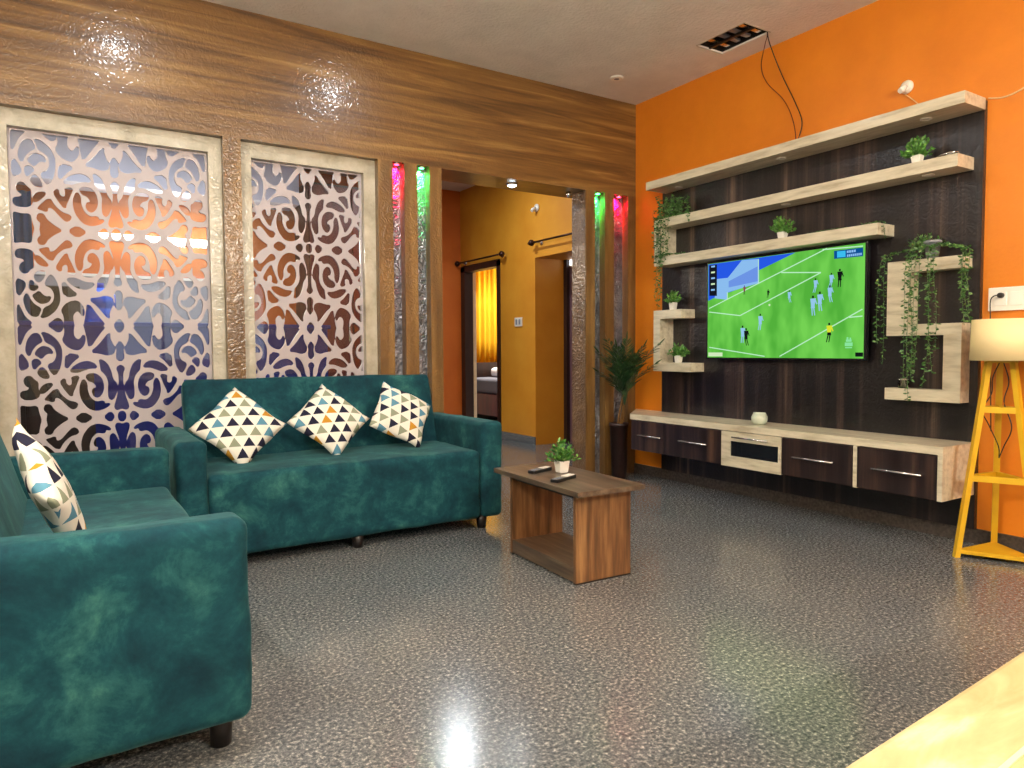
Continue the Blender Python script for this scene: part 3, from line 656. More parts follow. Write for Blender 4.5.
def poly(pts, mi, lay):
    x = -0.0712-0.0003*lay
    f_ = bm.faces.new([bm.verts.new((x, y-cy, z-cz)) for y, z in pts]); f_.material_index = SI[mi]
    if f_.normal.x > 0: pass
def rect(y, z, w_, h_, mi, lay): poly([(y+w_/2,z-h_/2),(y-w_/2,z-h_/2),(y-w_/2,z+h_/2),(y+w_/2,z+h_/2)], mi, lay)
rect(cy, cz, 1.198, 0.680, 'grass', 0)
PO = {'blue': [(-0.8905,1.664),(-1.345,1.664),(-1.616,1.665),(-1.336,1.58),(-1.337,1.499),(-0.975,1.428),(-0.8905,1.40)], 'net': [(-0.971,1.552),(-1.07,1.552),(-1.191,1.662),(-1.331,1.656),(-1.333,1.493),(-1.071,1.45),(-1.068,1.397),(-0.951,1.415)],
 'netdark': [(-1.078,1.483),(-1.078,1.527),(-1.324,1.607),(-1.326,1.506)], 'board': [(-0.899,1.656),(-0.97,1.656),(-0.972,1.431),(-0.902,1.436)], 'logo': [(-1.886,1.643),(-2.072,1.641),(-2.073,1.59),(-1.887,1.594)], 'cyan': [(-1.906,1.637),(-1.961,1.636),(-1.962,1.598),(-1.907,1.6)], 'pale': [(-0.897,1.023),(-1.028,1.023),(-1.028,0.995),(-0.897,0.995)], 'black': [(-2.034,1.023),(-2.084,1.023),(-2.084,0.998),(-2.035,0.998)]}
for i, (k, v) in enumerate(PO.items()): poly(v, k, 1+i*0.5)
for k in range(5): rect(-0.935, 1.645-0.042*k, 0.035, 0.012, 'pale' if k % 2 else 'net', 5)
for (z, n_, w_) in ((1.627,4,0.012),(1.604,8,0.009)):
    for k in range(n_): rect(-1.976-k*(w_+0.003), z, w_, 0.014, 'net', 6)
for a, b in [[(-0.902,1.344),(-1.839,1.664)],[(-1.513,1.547),(-1.8,1.52)],[(-1.8,1.52),(-1.181,1.28)],[(-1.181,1.28),(-0.903,1.318)],[(-1.507,0.997),(-2.075,1.279)],[(-1.991,1.234),(-2.076,1.238)],[(-0.905,1.061),(-1.389,0.997)],[(-1.331,1.656),(-1.333,1.493)],[(-1.068,1.451),(-1.068,1.397)],[(-1.809,1.66),(-2.072,1.649)]]:
    d = Vector((b[0]-a[0], b[1]-a[1])).normalized()*0.0035; nx, nz = -d.y, d.x
    poly([(a[0]+nx,a[1]+nz),(b[0]+nx,b[1]+nz),(b[0]-nx,b[1]-nz),(a[0]-nx,a[1]-nz)], 'line', 6)
KC = {'r':('red','red'),'k':('black','black'),'s':('sky','sky'),'y':('yellow','black')}
for i, ((y, z), k, h_) in enumerate([((-1.216,1.455),'r',0.078),((-1.412,1.417),'k',0.071),((-1.575,1.388),'s',0.097),((-1.351,1.231),'s',0.136),((-1.205,1.151),'s',0.149),((-1.235,1.132),'k',0.149),((-1.764,1.444),'s',0.11),((-1.748,1.319),'s',0.155),((-1.796,1.343),'s',0.149),((-1.872,1.467),'s',0.11),((-1.864,1.385),'s',0.129),((-1.928,1.476),'k',0.136),((-1.863,1.147),'y',0.149)]):
    h_ *= 0.82; s = h_; ly = 7+i*0.4; t1, t2 = KC[k]
    poly([(y+.10*s,z),(y-.10*s,z),(y-.17*s,z+.34*s),(y+.15*s,z+.34*s)], t1, ly)              # shirt
    poly([(y+.05*s,z+.36*s),(y-.05*s,z+.36*s),(y-.05*s,z+.48*s),(y+.05*s,z+.48*s)], 'black', ly)  # head
    poly([(y+.11*s,z-.14*s),(y-.12*s,z-.14*s),(y-.10*s,z),(y+.10*s,z)], t2, ly)              # shorts
    lean = 0.12*s*math.sin(i*2.3)
    for q in (-1,1): poly([(y+q*.07*s+.025*s+lean,z-.5*s),(y+q*.07*s-.025*s+lean,z-.5*s),(y+q*.05*s-.035*s,z-.13*s),(y+q*.05*s+.035*s,z-.13*s)], 'sky' if k == 's' else 'black', ly)
    poly([(y-.15*s,z+.30*s),(y-.24*s,z+.06*s),(y-.19*s,z+.04*s),(y-.10*s,z+.26*s)], t1, ly)
poly([(-1.423+.008*math.cos(a),1.34+.008*math.sin(a)) for a in [k*PI/4 for k in range(8)]], 'pale', 6)
rect(-1.992,1.072,0.05,0.022,'mark',6); rect(-1.992,1.094,0.036,0.014,'mark',6); rect(-1.984,1.108,0.012,0.014,'mark',6); rect(-2.002,1.106,0.010,0.012,'mark',6); rect(-1.992,1.052,0.044,0.007,'mark',6)
make('screen', bm, None, tv, mats=smats)
L = bpy.data.lights.new('screen_light', 'AREA'); L.shape = 'RECTANGLE'; L.size = 0.67; L.size_y = 1.18; L.energy = 2.0; L.color = (0.5,1,0.45)
lo = bpy.data.objects.new('screen_glow', L); COL.objects.link(lo); lo.parent = tv; lo.location = (-0.085,0,0); lo.rotation_euler = (0,math.radians(90),0); lo.visible_camera = True
bpy.data.objects.remove(lo)   # the emissive screen lights the room itself

# ------------------------------------------------------------------ plants
def leaf(bm, p, d, ln, wd, mi=0, up=None):
    d = d.normalized(); s = d.cross(up or Vector((random.uniform(-1,1),random.uniform(-1,1),random.uniform(-.3,1))))
    if s.length < 1e-3: s = d.cross(Vector((1,0,0)))
    s.normalize(); n = d.cross(s)
    a = bm.verts.new(p); m1 = p+d*ln*0.35; m2 = p+d*ln*0.75
    v = [bm.verts.new(m1+s*wd*0.5+n*wd*0.12), bm.verts.new(m1-s*wd*0.5+n*wd*0.12), bm.verts.new(m2+s*wd*0.38+n*wd*0.05), bm.verts.new(m2-s*wd*0.38+n*wd*0.05), bm.verts.new(p+d*ln-n*wd*0.1), bm.verts.new(m1), bm.verts.new(m2)]
    for q in ((a,v[5],v[0]),(a,v[1],v[5]),(v[0],v[5],v[6],v[2]),(v[5],v[1],v[3],v[6]),(v[2],v[6],v[4]),(v[6],v[3],v[4])):
        f = bm.faces.new(q); f.material_index = mi; f.smooth = True
def bush(bm, c, R, n, ln, hz=1.0):
    c = Vector(c)
    for i in range(n):
        a = random.uniform(0,2*PI); e = random.uniform(0.15,1.45); tip = c+Vector((math.cos(a)*math.cos(e)*R, math.sin(a)*math.cos(e)*R, math.sin(e)*R*hz*random.uniform(.75,1.1)))
        tube(bm, [c, c.lerp(tip,0.5)+Vector((0,0,0.004)), tip], 0.0012, 4)
        for k in range(7):
            p = c.lerp(tip, 0.25+0.75*k/6); b = random.uniform(0,2*PI)
            leaf(bm, p, (tip-c).normalized()*0.7+Vector((math.cos(b),math.sin(b),random.uniform(-.2,.8)))*0.7, ln*random.uniform(.7,1.15), ln*0.5)
def potted(name, loc, label, pr, ph, R, hz, n, ln, potmat='white_cer', square=True, group=None):
    t = empty(name, loc, label, 'plant', group)
    bm = bmesh.new(); q = ph
    if square:
        a, b = pr*0.78, pr
        for (r0,z0,r1,z1) in ((a,0,b,q),):
            lo = [bm.verts.new((sx*r0,sy*r0,z0)) for sx,sy in ((-1,-1),(1,-1),(1,1),(-1,1))]; hi = [bm.verts.new((sx*r1,sy*r1,z1)) for sx,sy in ((-1,-1),(1,-1),(1,1),(-1,1))]
            ih = [bm.verts.new((v.co.x*0.86,v.co.y*0.86,z1)) for v in hi]; il = [bm.verts.new((v.co.x*0.84,v.co.y*0.84,z1-q*0.18)) for v in hi]
            bm.faces.new(lo[::-1]); bm.faces.new(il)
            for i in range(4):
                j = (i+1)%4; bm.faces.new((lo[i],lo[j],hi[j],hi[i])); bm.faces.new((hi[i],hi[j],ih[j],ih[i])); bm.faces.new((ih[i],ih[j],il[j],il[i]))
        bmesh.ops.bevel(bm, geom=[e for e in bm.edges], offset=pr*0.12, segments=2, affect='EDGES')
    else: lathe(bm, [(pr*0.72,0),(pr*0.98,q*0.92),(pr,q*0.92),(pr,q),(pr*0.9,q),(pr*0.88,q*0.8),(0.001,q*0.8)], 24)
    make('pot', bm, M[potmat], t)
    bm = bmesh.new(); bush(bm, (0,0,ph*0.8), R, n, ln, hz); make('foliage', bm, M['leaf'], t)
    return t
potted('potted_plant', (-0.15,-2.40,2.046), 'bushy plant in a white pot just under the right end of the topmost shelf', 0.025, 0.045, 0.075, 1.35, 34, 0.028)
potted('potted_plant', (-0.14,-1.545,1.756), 'small bushy plant in a white pot on the board directly above the television', 0.026, 0.045, 0.08, 1.25, 30, 0.028)
potted('potted_plant', (-0.12,-0.555,1.350), 'plant in white pot on the upper board of the small shelf left of television', 0.025, 0.058, 0.06, 1.5, 26, 0.026)
potted('potted_plant', (-0.12,-0.615,0.945), 'plant in white pot on the lower board of the small shelf left of television', 0.025, 0.055, 0.075, 1.25, 34, 0.026)

def vine_strand(bm, pts, step=0.012, ln=0.022, mats=1):
    P = spline(pts, 10); tube(bm, P, 0.0012, 4)
    acc = 0
    for a, b in zip(P, P[1:]):
        acc += (b-a).length
        while acc > step:
            acc -= step; t = random.random(); th = random.uniform(0,2*PI)
            leaf(bm, a.lerp(b,t), Vector((math.cos(th)-0.2, math.sin(th), random.uniform(-.8,.5))), ln*random.uniform(.6,1.2), ln*0.48)
# vine plant on the S-shaped shelf
t = empty('trailing_vine_plant', (-0.08,-2.455,1.533), 'trailing vine in a pale grey pot on top of the S-shaped shelf, strands hanging down', 'plant')
bm = bmesh.new(); lathe(bm, [(0.030,0),(0.040,0.085),(0.045,0.085),(0.045,0.098),(0.037,0.098),(0.036,0.08),(0.001,0.08)], 24); make('pot', bm, M['tile_grey'], t)
bm = bmesh.new(); bush(bm, (0.0,0.035,0.06), 0.085, 26, 0.022, 0.9); random.seed(11)
for (y1, zlow, x1) in ((0.245,-0.58,-0.02),(0.255,-0.45,-0.05),(0.085,-0.70,-0.095),(0.05,-0.78,-0.10),(0.035,-0.66,-0.09),(0.01,-0.60,-0.095),(0.06,-0.64,-0.10),(-0.035,-0.70,-0.095),(-0.05,-0.62,-0.10),(-0.065,-0.5,-0.095),(-0.195,-0.37,-0.08),(-0.215,-0.33,-0.085),(-0.205,-0.25,-0.09),(-0.225,-0.36,-0.07)):
    vine_strand(bm, [(0,0,0.09),(x1*0.6,y1*0.5,0.06),(x1,y1*0.95,0.03),(x1-0.02,y1,-0.08),(x1-0.015,y1+random.uniform(-.02,.02),zlow*0.6),(x1-0.015,y1+random.uniform(-.02,.02),zlow)], 0.010, 0.024)
make('foliage', bm, M['leaf_vine'], t)
# vine on the left end of the C-shaped shelf (no pot showing)
random.seed(12)
bm = bmesh.new(); O = Vector((-0.17,-0.53,2.05))
for i in range(34):
    y = random.uniform(-0.66,-0.42); x = random.uniform(-0.20,-0.08)
    vine_strand(bm, [(x,y,2.052),(x+random.uniform(-.02,.02),y+random.uniform(-.05,.05),2.10),(x,y+random.uniform(-.06,.06),2.14+random.uniform(0,.10))], 0.012, 0.026)
for (y, zl) in ((-0.475,1.42),(-0.50,1.46),(-0.52,1.60),(-0.55,1.74),(-0.45,1.72),(-0.49,1.36),(-0.52,1.43),(-0.57,1.72),(-0.60,1.77)):
    vine_strand(bm, [(-0.17,y,2.06),(-0.215,y,2.05),(-0.222,y,1.95),(-0.22,y+random.uniform(-.015,.015),(2+zl)/2),(-0.215,y+random.uniform(-.02,.02),zl)], 0.011, 0.024)
vine_strand(bm, [(-0.20,-0.66,2.055),(-0.20,-0.76,2.052),(-0.215,-0.79,2.05),(-0.215,-0.795,1.985)], 0.010, 0.024)
for (a, b, z) in ((-0.42,-0.68,1.762),):
    vine_strand(bm, [(-0.21,a,z),(-0.215,(a+b)/2,z+0.01),(-0.20,b,z)], 0.007, 0.024); vine_strand(bm, [(-0.19,a,z),(-0.2,(a+b)/2,z+0.012),(-0.18,b-.04,z)], 0.007, 0.024)
tag(make('trailing_vine', bm, M['leaf_vine']), 'green artificial vine draped over the left end of the C-shaped shelf', 'vine')
bm = bmesh.new(); random.seed(13)
vine_strand(bm, [(-0.17,-1.74,1.762),(-0.16,-1.9,1.768),(-0.15,-2.05,1.762),(-0.13,-2.19,1.764)], 0.014, 0.016)
vine_strand(bm, [(-0.17,-2.10,1.764),(-0.165,-2.222,1.766),(-0.16,-2.226,1.735),(-0.15,-2.228,1.69),(-0.15,-2.228,1.665)], 0.008, 0.02)
tag(make('trailing_vine', bm, M['leaf_vine']), 'thin vine strand lying along the right end of the board above the television', 'vine')

# corner palm
t = empty('potted_palm', (-0.31,-0.15,0.0), 'feathery dark green palm in a tall dark planter in the corner beside the console', 'plant')
bm = bmesh.new(); lathe(bm, [(0.058,0),(0.075,0.43),(0.080,0.43),(0.080,0.455),(0.066,0.455),(0.062,0.40),(0.001,0.40)], 28); make('planter', bm, M['dark_door'], t)
bm = bmesh.new(); base = Vector((-0.05,-0.12,0.66))
for k in range(5):
    a = k*2*PI/5; tube(bm, spline([(0.015*math.cos(a),0.015*math.sin(a),0.40),(0.02*math.cos(a+.4)-0.01,-0.03+0.02*math.sin(a+.4),0.50),(base.x+0.012*math.cos(a+1),base.y+0.012*math.sin(a+1),0.69)],6), 0.007, 8)
make('stem', bm, M['stem'], t)
bm = bmesh.new(); random.seed(5)
tips = [(-0.26,0.02,0.40),(-0.30,-0.02,0.24),(-0.20,-0.02,0.50),(-0.10,-0.02,0.44),(-0.02,-0.05,0.50),(0.06,-0.16,0.44),(0.12,-0.28,0.46),(0.06,-0.30,0.30),(-0.10,-0.20,0.38),(-0.16,-0.10,0.30),(0.0,-0.14,0.36),(-0.04,-0.26,0.40)]
for d in tips:
    d = Vector(d)*0.90; tip = base+d; mid = base+Vector((d.x*0.45,d.y*0.45,d.z*0.66)); P = spline([base-Vector((0,0,.05)), base+Vector((d.x*.15,d.y*.15,d.z*.3)), mid, tip], 8); tube(bm, P, [0.004*(1-0.8*i/(len(P)-1)) for i in range(len(P))], 5)
    n = len(P)
    for i in range(6, n):
        tg = (P[min(i+1,n-1)]-P[max(i-1,0)]).normalized(); sd = tg.cross(Vector((0,0,1))).normalized() if abs(tg.z) < .98 else Vector((1,0,0))
        for s in (-1,1):
            fr = (i-6)/(n-7); ln = 0.13*math.sin(PI*(0.22+0.66*fr))*random.uniform(.85,1.15)
            leaf(bm, P[i]+tg*random.uniform(-.005,.005), tg*0.8+sd*s*0.75+Vector((0,0,random.uniform(-.30,.1))), ln, 0.013, 0, up=tg.cross(sd))
    leaf(bm, tip, (tip-mid), 0.09, 0.013)
make('fronds', bm, M['leaf_palm'], t)

# items on shelves
t = empty('tealight_bowl', (-0.205,-1.432,0.546), 'small pale green faceted bowl on the console below the television', 'bowl')
bm = bmesh.new(); lathe(bm, [(0.036,0),(0.052,0.022),(0.054,0.05),(0.040,0.078),(0.034,0.078),(0.046,0.05),(0.044,0.024),(0.001,0.012)], 10); make('bowl', bm, M['celadon'], t)
t = empty('glass_tumbler', (-0.085,-2.315,0.822), 'small clear glass standing on the lowest board of the S-shaped shelf', 'glass')
bm = bmesh.new(); lathe(bm, [(0.026,0),(0.030,0.05),(0.027,0.05),(0.023,0.006),(0.001,0.006)], 20); make('tumbler', bm, M['glass'], t)
bm = bmesh.new(); lathe(bm, [(0.030,0.046),(0.0312,0.05),(0.030,0.054),(0.027,0.05)], 20); make('rim', bm, M['steel'], t)
bm = bmesh.new()
for k in range(3): tube(bm, [(-0.11+0.02*math.cos(a)*1.6, -2.535+0.05*math.cos(a+k)+0.0, 2.049+0.012+0.011*math.sin(a)+k*0.003) for a in [i*2*PI/14 for i in range(14)]], 0.0022, 6)
tag(make('wire_coil', bm, M['steel']), 'small silver wire ornament at the right end of the upper C-shelf board', 'ornament')

# ceiling opening with exposed ribs, wires
t = empty('ceiling_hatch', ((VX0+VX1)/2,(VY0+VY1)/2,H), 'dark rectangular opening in the ceiling with metal ribs and wires', 'hatch')
hx, hy = (VX1-VX0)/2, (VY1-VY0)/2
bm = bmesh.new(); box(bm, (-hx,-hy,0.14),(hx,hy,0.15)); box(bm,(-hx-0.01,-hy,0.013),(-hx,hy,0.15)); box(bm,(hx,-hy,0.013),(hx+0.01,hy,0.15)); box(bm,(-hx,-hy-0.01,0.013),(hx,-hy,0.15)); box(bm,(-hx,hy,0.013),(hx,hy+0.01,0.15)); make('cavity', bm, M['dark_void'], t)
for k in range(4):
    y = -hy+0.05+k*0.085; make('rib', boxes([((-hx+0.01,y,0.022),(hx-0.02,y+0.035,0.035))]), M['tile_grey'] if k in (1,2) else M['steel'], t)
make('batten', boxes([((-0.012,-hy,0.004),(0.006,hy,0.02))]), M['edge_black'], t)
make('edge_trim', boxes([((-hx-0.006,-hy-0.004,-0.003),(-hx,hy+0.004,0.0)), ((-hx,hy,-0.003),(hx,hy+0.006,0.0)), ((-hx,-hy-0.006,-0.003),(hx,-hy,0.0))]), M['cream_lam'], t)
bm = bmesh.new(); tube(bm, spline([(-0.196,-1.455,H+0.06),(-0.185,-1.45,H-0.02),(-0.12,-1.44,2.98),(-0.03,-1.45,2.84),(-0.012,-1.53,2.66),(-0.012,-1.585,2.52),(-0.02,-1.57,2.42),(-0.03,-1.535,2.338)],8), 0.0035, 6)
tag(make('hanging_wire', bm, M['wire_black']), 'dark wire drooping from the ceiling opening to the top shelf, outer of the two', 'wire')
bm = bmesh.new(); tube(bm, spline([(-0.196,-1.45,H+0.05),(-0.18,-1.44,H-0.010),(-0.10,-1.36,H-0.022),(-0.02,-1.27,2.97),(-0.008,-1.31,2.85),(-0.008,-1.44,2.70),(-0.008,-1.51,2.56),(-0.01,-1.54,2.42),(-0.02,-1.53,2.338)],8), 0.0028, 6)
tag(make('hanging_wire', bm, M['wire_red']), 'thin brown wire drooping against the orange wall, inner of the two', 'wire')
bm = bmesh.new(); tube(bm, spline([(-0.01,-2.25,2.49),(-0.006,-2.30,2.44),(-0.006,-2.36,2.37),(-0.012,-2.385,2.335)],6), 0.003, 6)
tag(make('holder_wire', bm, M['wire_cream']), 'short cream wire from the bulb holder down to the top shelf', 'wire')
bm = bmesh.new(); tube(bm, spline([(-0.006,-2.68,2.34),(-0.006,-2.75,2.325),(-0.006,-2.83,2.34),(-0.006,-2.95,2.40),(-0.006,-3.2,2.47)],6), 0.004, 6)
tag(make('wall_wire', bm, M['wire_cream']), 'cream wire running right along the orange wall from the top shelf end', 'wire')
# ceiling lights of the living room: one unlit near the corner, lit ones toward the middle, some unseen and added as fill
def downlight(x, y, lit, label, e=0, col=(1,0.93,0.82)):
    t = empty('ceiling_downlight', (x,y,H), label, 'ceiling light')
    bm = bmesh.new(); lathe(bm, [(0.05,0),(0.05,-0.008),(0.038,-0.012)], 24); make('ring', bm, M['white_pl'], t)
    bm = bmesh.new(); lathe(bm, [(0.037,-0.006),(0.037,-0.011),(0.001,-0.013)], 24); make('diffuser', bm, M['lamp_white'] if lit else M['tile_grey'], t)
    if e:
        L = bpy.data.lights.new('downlight_lamp', 'AREA'); L.shape = 'DISK'; L.size = 0.09; L.energy = e; L.color = col
        lo = bpy.data.objects.new('glow', L); COL.objects.link(lo); lo.parent = t; lo.location = (0,0,-0.02)
downlight(-0.53,-0.37, False, 'small unlit round downlight in the ceiling near the corner of the orange wall')
downlight(-2.28,-0.97, True, 'lit round ceiling downlight above the three-cushion sofa', 10, (0.92,0.96,1))
downlight(-3.75,-0.95, True, 'lit round ceiling downlight above the corner between the sofas', 10, (0.92,0.96,1))
downlight(-2.28,-2.9, True, 'unseen added fill downlight in the ceiling above the open floor beyond the coffee table', 13)
downlight(-3.75,-2.9, True, 'unseen added fill downlight in the ceiling above the near end of the left sofa', 12)
downlight(-1.2,-4.6, True, 'lit round ceiling downlight near the yellow floor lamp', 16, (1,0.9,0.76))
# unseen tube lights added to brighten the room and its ceiling
def tube_light(loc, rz, label, e, ln=1.2, col=(1,0.9,0.74)):
    t = empty('added_tube_light', loc, label, 'tube light', rz=rz)
    make('batten', boxes([((-ln/2,-0.04,-0.03),(ln/2,0,0.03))], 0.004), M['white_pl'], t)
    bm = bmesh.new(); tube(bm, [(-ln/2+.04,-0.06,0),(ln/2-.04,-0.06,0)], 0.016, 12); make('tube', bm, M['tube'], t)
    L = bpy.data.lights.new('tube_lamp', 'AREA'); L.shape = 'RECTANGLE'; L.size = ln-.1; L.size_y = 0.05; L.energy = e*0.55; L.color = col
    lo = bpy.data.objects.new('glow', L); COL.objects.link(lo); lo.parent = t; lo.location = (0,-0.1,0); lo.rotation_euler = (math.radians(-80),0,0)
    for k in (-1,0,1):  # point lamps added along the tube so the ceiling is lit too
        L = bpy.data.lights.new('tube_lamp', 'POINT'); L.energy = e*1.05; L.color = col; L.shadow_soft_size = 0.05
        lo = bpy.data.objects.new('glow', L); COL.objects.link(lo); lo.parent = t; lo.location = (k*ln*0.35,-0.13,0)
tube_light((XL,-3.3,2.45), math.radians(90), 'unseen tube light added as fill, high on the cream left wall', 42, col=(1,0.94,0.84))
tube_light((-2.5,YR,2.6), math.radians(180), 'unseen tube light added as fill, above the added rear window', 74, col=(1,0.94,0.84))

# switchboard right
t = empty('switchboard', (0,-2.90,1.297), 'wide white switchboard with sockets on the orange wall above the lamp shade', 'switchboard')
make('plate', boxes([((-0.02,-0.19,-0.06),(0,0.19,0.06))], 0.004), M['white_pl'], t)
for k in range(5): make('socket', boxes([((-0.026,0.155-k*0.07-0.052,-0.034),(-0.02,0.155-k*0.07+0.004,0.034))], 0.002), M['white_cer'], t)
t = empty('power_plug', (-0.027,-2.775,1.315), 'dark plug with a thin cord in the white switchboard', 'plug')
bm = bmesh.new(); lathe(bm, [(0.014,0),(0.014,-0.02),(0.008,-0.035)], 12, axis='x'); make('plug', bm, M['wire_black'], t)
bm = bmesh.new(); tube(bm, spline([(-0.03,0,0),(-0.045,0.016,-0.004),(-0.04,0.034,-0.03),(-0.03,0.036,-0.12),(-0.02,0.034,-0.35),(-0.03,0.02,-0.7)],6), 0.003, 6); make('cord', bm, M['wire_black'], t)

# floor lamp
A = Vector((-0.35,-2.74,0)); Cc = Vector((-0.218,-3.043,0)); Bk = Vector((-0.022-0.02,-2.777,0)); cen = (A+Bk+Cc)/3
lp = empty('floor_lamp', tuple(cen), 'yellow three-legged floor lamp with a cream drum shade at the right edge', 'lamp')
def lv(v, z=None): q = v-cen; return Vector((q.x,q.y,v.z if z is None else z))
def tri(s, z0, z1, bm):
    pts = [lv(A)*s, lv(Cc)*s, lv(Bk)*s]; pts = [(p.x,p.y) for p in pts]
    ar = sum(pts[i][0]*pts[(i+1)%3][1]-pts[(i+1)%3][0]*pts[i][1] for i in range(3))
    prism(bm, pts if ar > 0 else pts[::-1], z0, z1)
bm = bmesh.new(); tri(1.0, 0.02, 0.04, bm); make('base_shelf', bm, M['yellow'], lp)
TOP = 0.985
def frac(z): return 1.0-0.70*(z/TOP)
for P in (A, Bk, Cc):
    bm = bmesh.new(); b0 = lv(P); b1 = lv(P)*frac(TOP); b1.z = TOP; b0.z = 0
    d = Vector((b0.x,b0.y,0)).normalized(); s = Vector((-d.y,d.x,0)); wv = 0.014; th = 0.012
    vs = []
    for c_ in (b0, b1):
        for a_, b_ in ((-1,-1),(1,-1),(1,1),(-1,1)): vs.append(bm.verts.new(c_+s*wv*a_+d*th*b_))
    for f_ in ((3,2,1,0),(4,5,6,7),(0,1,5,4),(1,2,6,5),(2,3,7,6),(3,0,4,7)): bm.faces.new([vs[i] for i in f_])
    make('leg', bm, M['yellow'], lp)
for z, nm in ((0.40,'lower_brace'),(0.742,'upper_brace')):
    s_ = frac(z); bm = bmesh.new(); pts = [lv(A)*s_, lv(Cc)*s_, lv(Bk)*s_]
    for i in range(3):
        a_, b_ = pts[i], pts[(i+1)%3]; d = (b_-a_).normalized(); s2 = Vector((-d.y,d.x,0))*0.008
        vs = [bm.verts.new(Vector((p.x,p.y,0))+q+Vector((0,0,zz))) for zz in (z-0.015,z+0.015) for p,q in ((a_,-s2),(b_,-s2),(b_,s2),(a_,s2))]
        for f_ in ((3,2,1,0),(4,5,6,7),(0,1,5,4),(1,2,6,5),(2,3,7,6),(3,0,4,7)): bm.faces.new([vs[i] for i in f_])
    make(nm, bm, M['yellow'], lp)
bm = bmesh.new(); tri(0.42, 0.972, 0.99, bm); make('top_plate', bm, M['yellow'], lp)
bm = bmesh.new(); R1, R0 = 0.157, 0.163
lathe(bm, [(R0,0.985),(R1,1.185),(R1-0.003,1.185),(R0-0.003,0.985),(R0,0.985)], 48); sh = make('lamp_shade', bm, M['shade'], lp, loc=(0.0,-0.035,0))
bm = bmesh.new(); lathe(bm, [(0.018,0.99),(0.018,1.05),(0.012,1.06)], 14); make('bulb_socket', bm, M['white_pl'], lp)
bm = bmesh.new(); lathe(bm, [(0.012,1.05),(0.03,1.09),(0.03,1.11),(0.001,1.14)], 16); make('bulb', bm, M['lamp_warm'], lp)
bm = bmesh.new(); tube(bm, spline([(0,0.0,0.985),(-0.03,0.02,0.90),(-0.015,0.03,0.82),(-0.06,0.05,0.74),(-0.03,0.03,0.66),(0.0,0.0,0.56),(0.01,0.0,0.50)],8), 0.0028, 6)
tube(bm, spline([(0.0,-0.01,0.985),(0.02,-0.03,0.88),(0.0,-0.02,0.78),(-0.01,-0.06,0.66),(0.01,-0.02,0.56),(0.01,0.0,0.50)],8), 0.0028, 6); make('cord', bm, M['wire_black'], lp)

# ------------------------------------------------------------------ sofas (local frame: x along the length, -y is the front)
def make_sofa(name, loc, rz, label, half=0.885, depth=0.80, seed=0, z0=0.085, ah=0.272, bk=0.0):
    t = empty(name, loc, label, 'sofa', rz=rz)
    aw = 0.14; iw = half-aw
    bm = bmesh.new(); softbox(bm, (0,-0.02-depth/2+0.0,(z0+0.465)/2), (iw-0.002,depth/2-0.02,(0.465-z0)/2), 0.035, 16, 0.006, seed, 0.004)
    make('seat', bm, M['velvet'], t, True)
    bm = bmesh.new(); rot = Matrix.Rotation(math.radians(-17), 3, 'X')
    softbox(bm, (0,-0.155-bk,0.62), (iw+0.004,0.065,0.275), 0.032, 16, 0.004, seed+3, 0.003, rot); make('backrest', bm, M['velvet'], t, True)
    for s in (-1,1):
        bm = bmesh.new(); softbox(bm, (s*(half-aw/2),-depth/2-0.01,0.0), (aw/2,depth/2-0.0,ah), 0.032, 14, 0.006, seed+s*5, 0.006)
        for v in bm.verts: v.co.z += z0+ah
        make('arm', bm, M['velvet'], t, True)
    for sx in (-1,0,1):
        for y in (-0.09,-depth+0.05):
            bm = bmesh.new(); lathe(bm, [(0.026,0),(0.034,z0+0.012)], 18, (sx*(half-0.12),y,0)); make('leg', bm, M['edge_black'], t)
    return t
make_sofa('sofa', (-2.795,-0.10,0), 0, 'teal velvet sofa under the lattice screens carrying three triangle-print cushions', half=0.885, depth=0.84, seed=1, z0=0.062, ah=0.283)
make_sofa('sofa', (-4.555,-1.785,0), math.radians(90), 'teal velvet sofa along the left, nearest the camera, with one triangle-print cushion', half=0.85, depth=0.83, seed=9, z0=0.10, ah=0.262, bk=0.05)

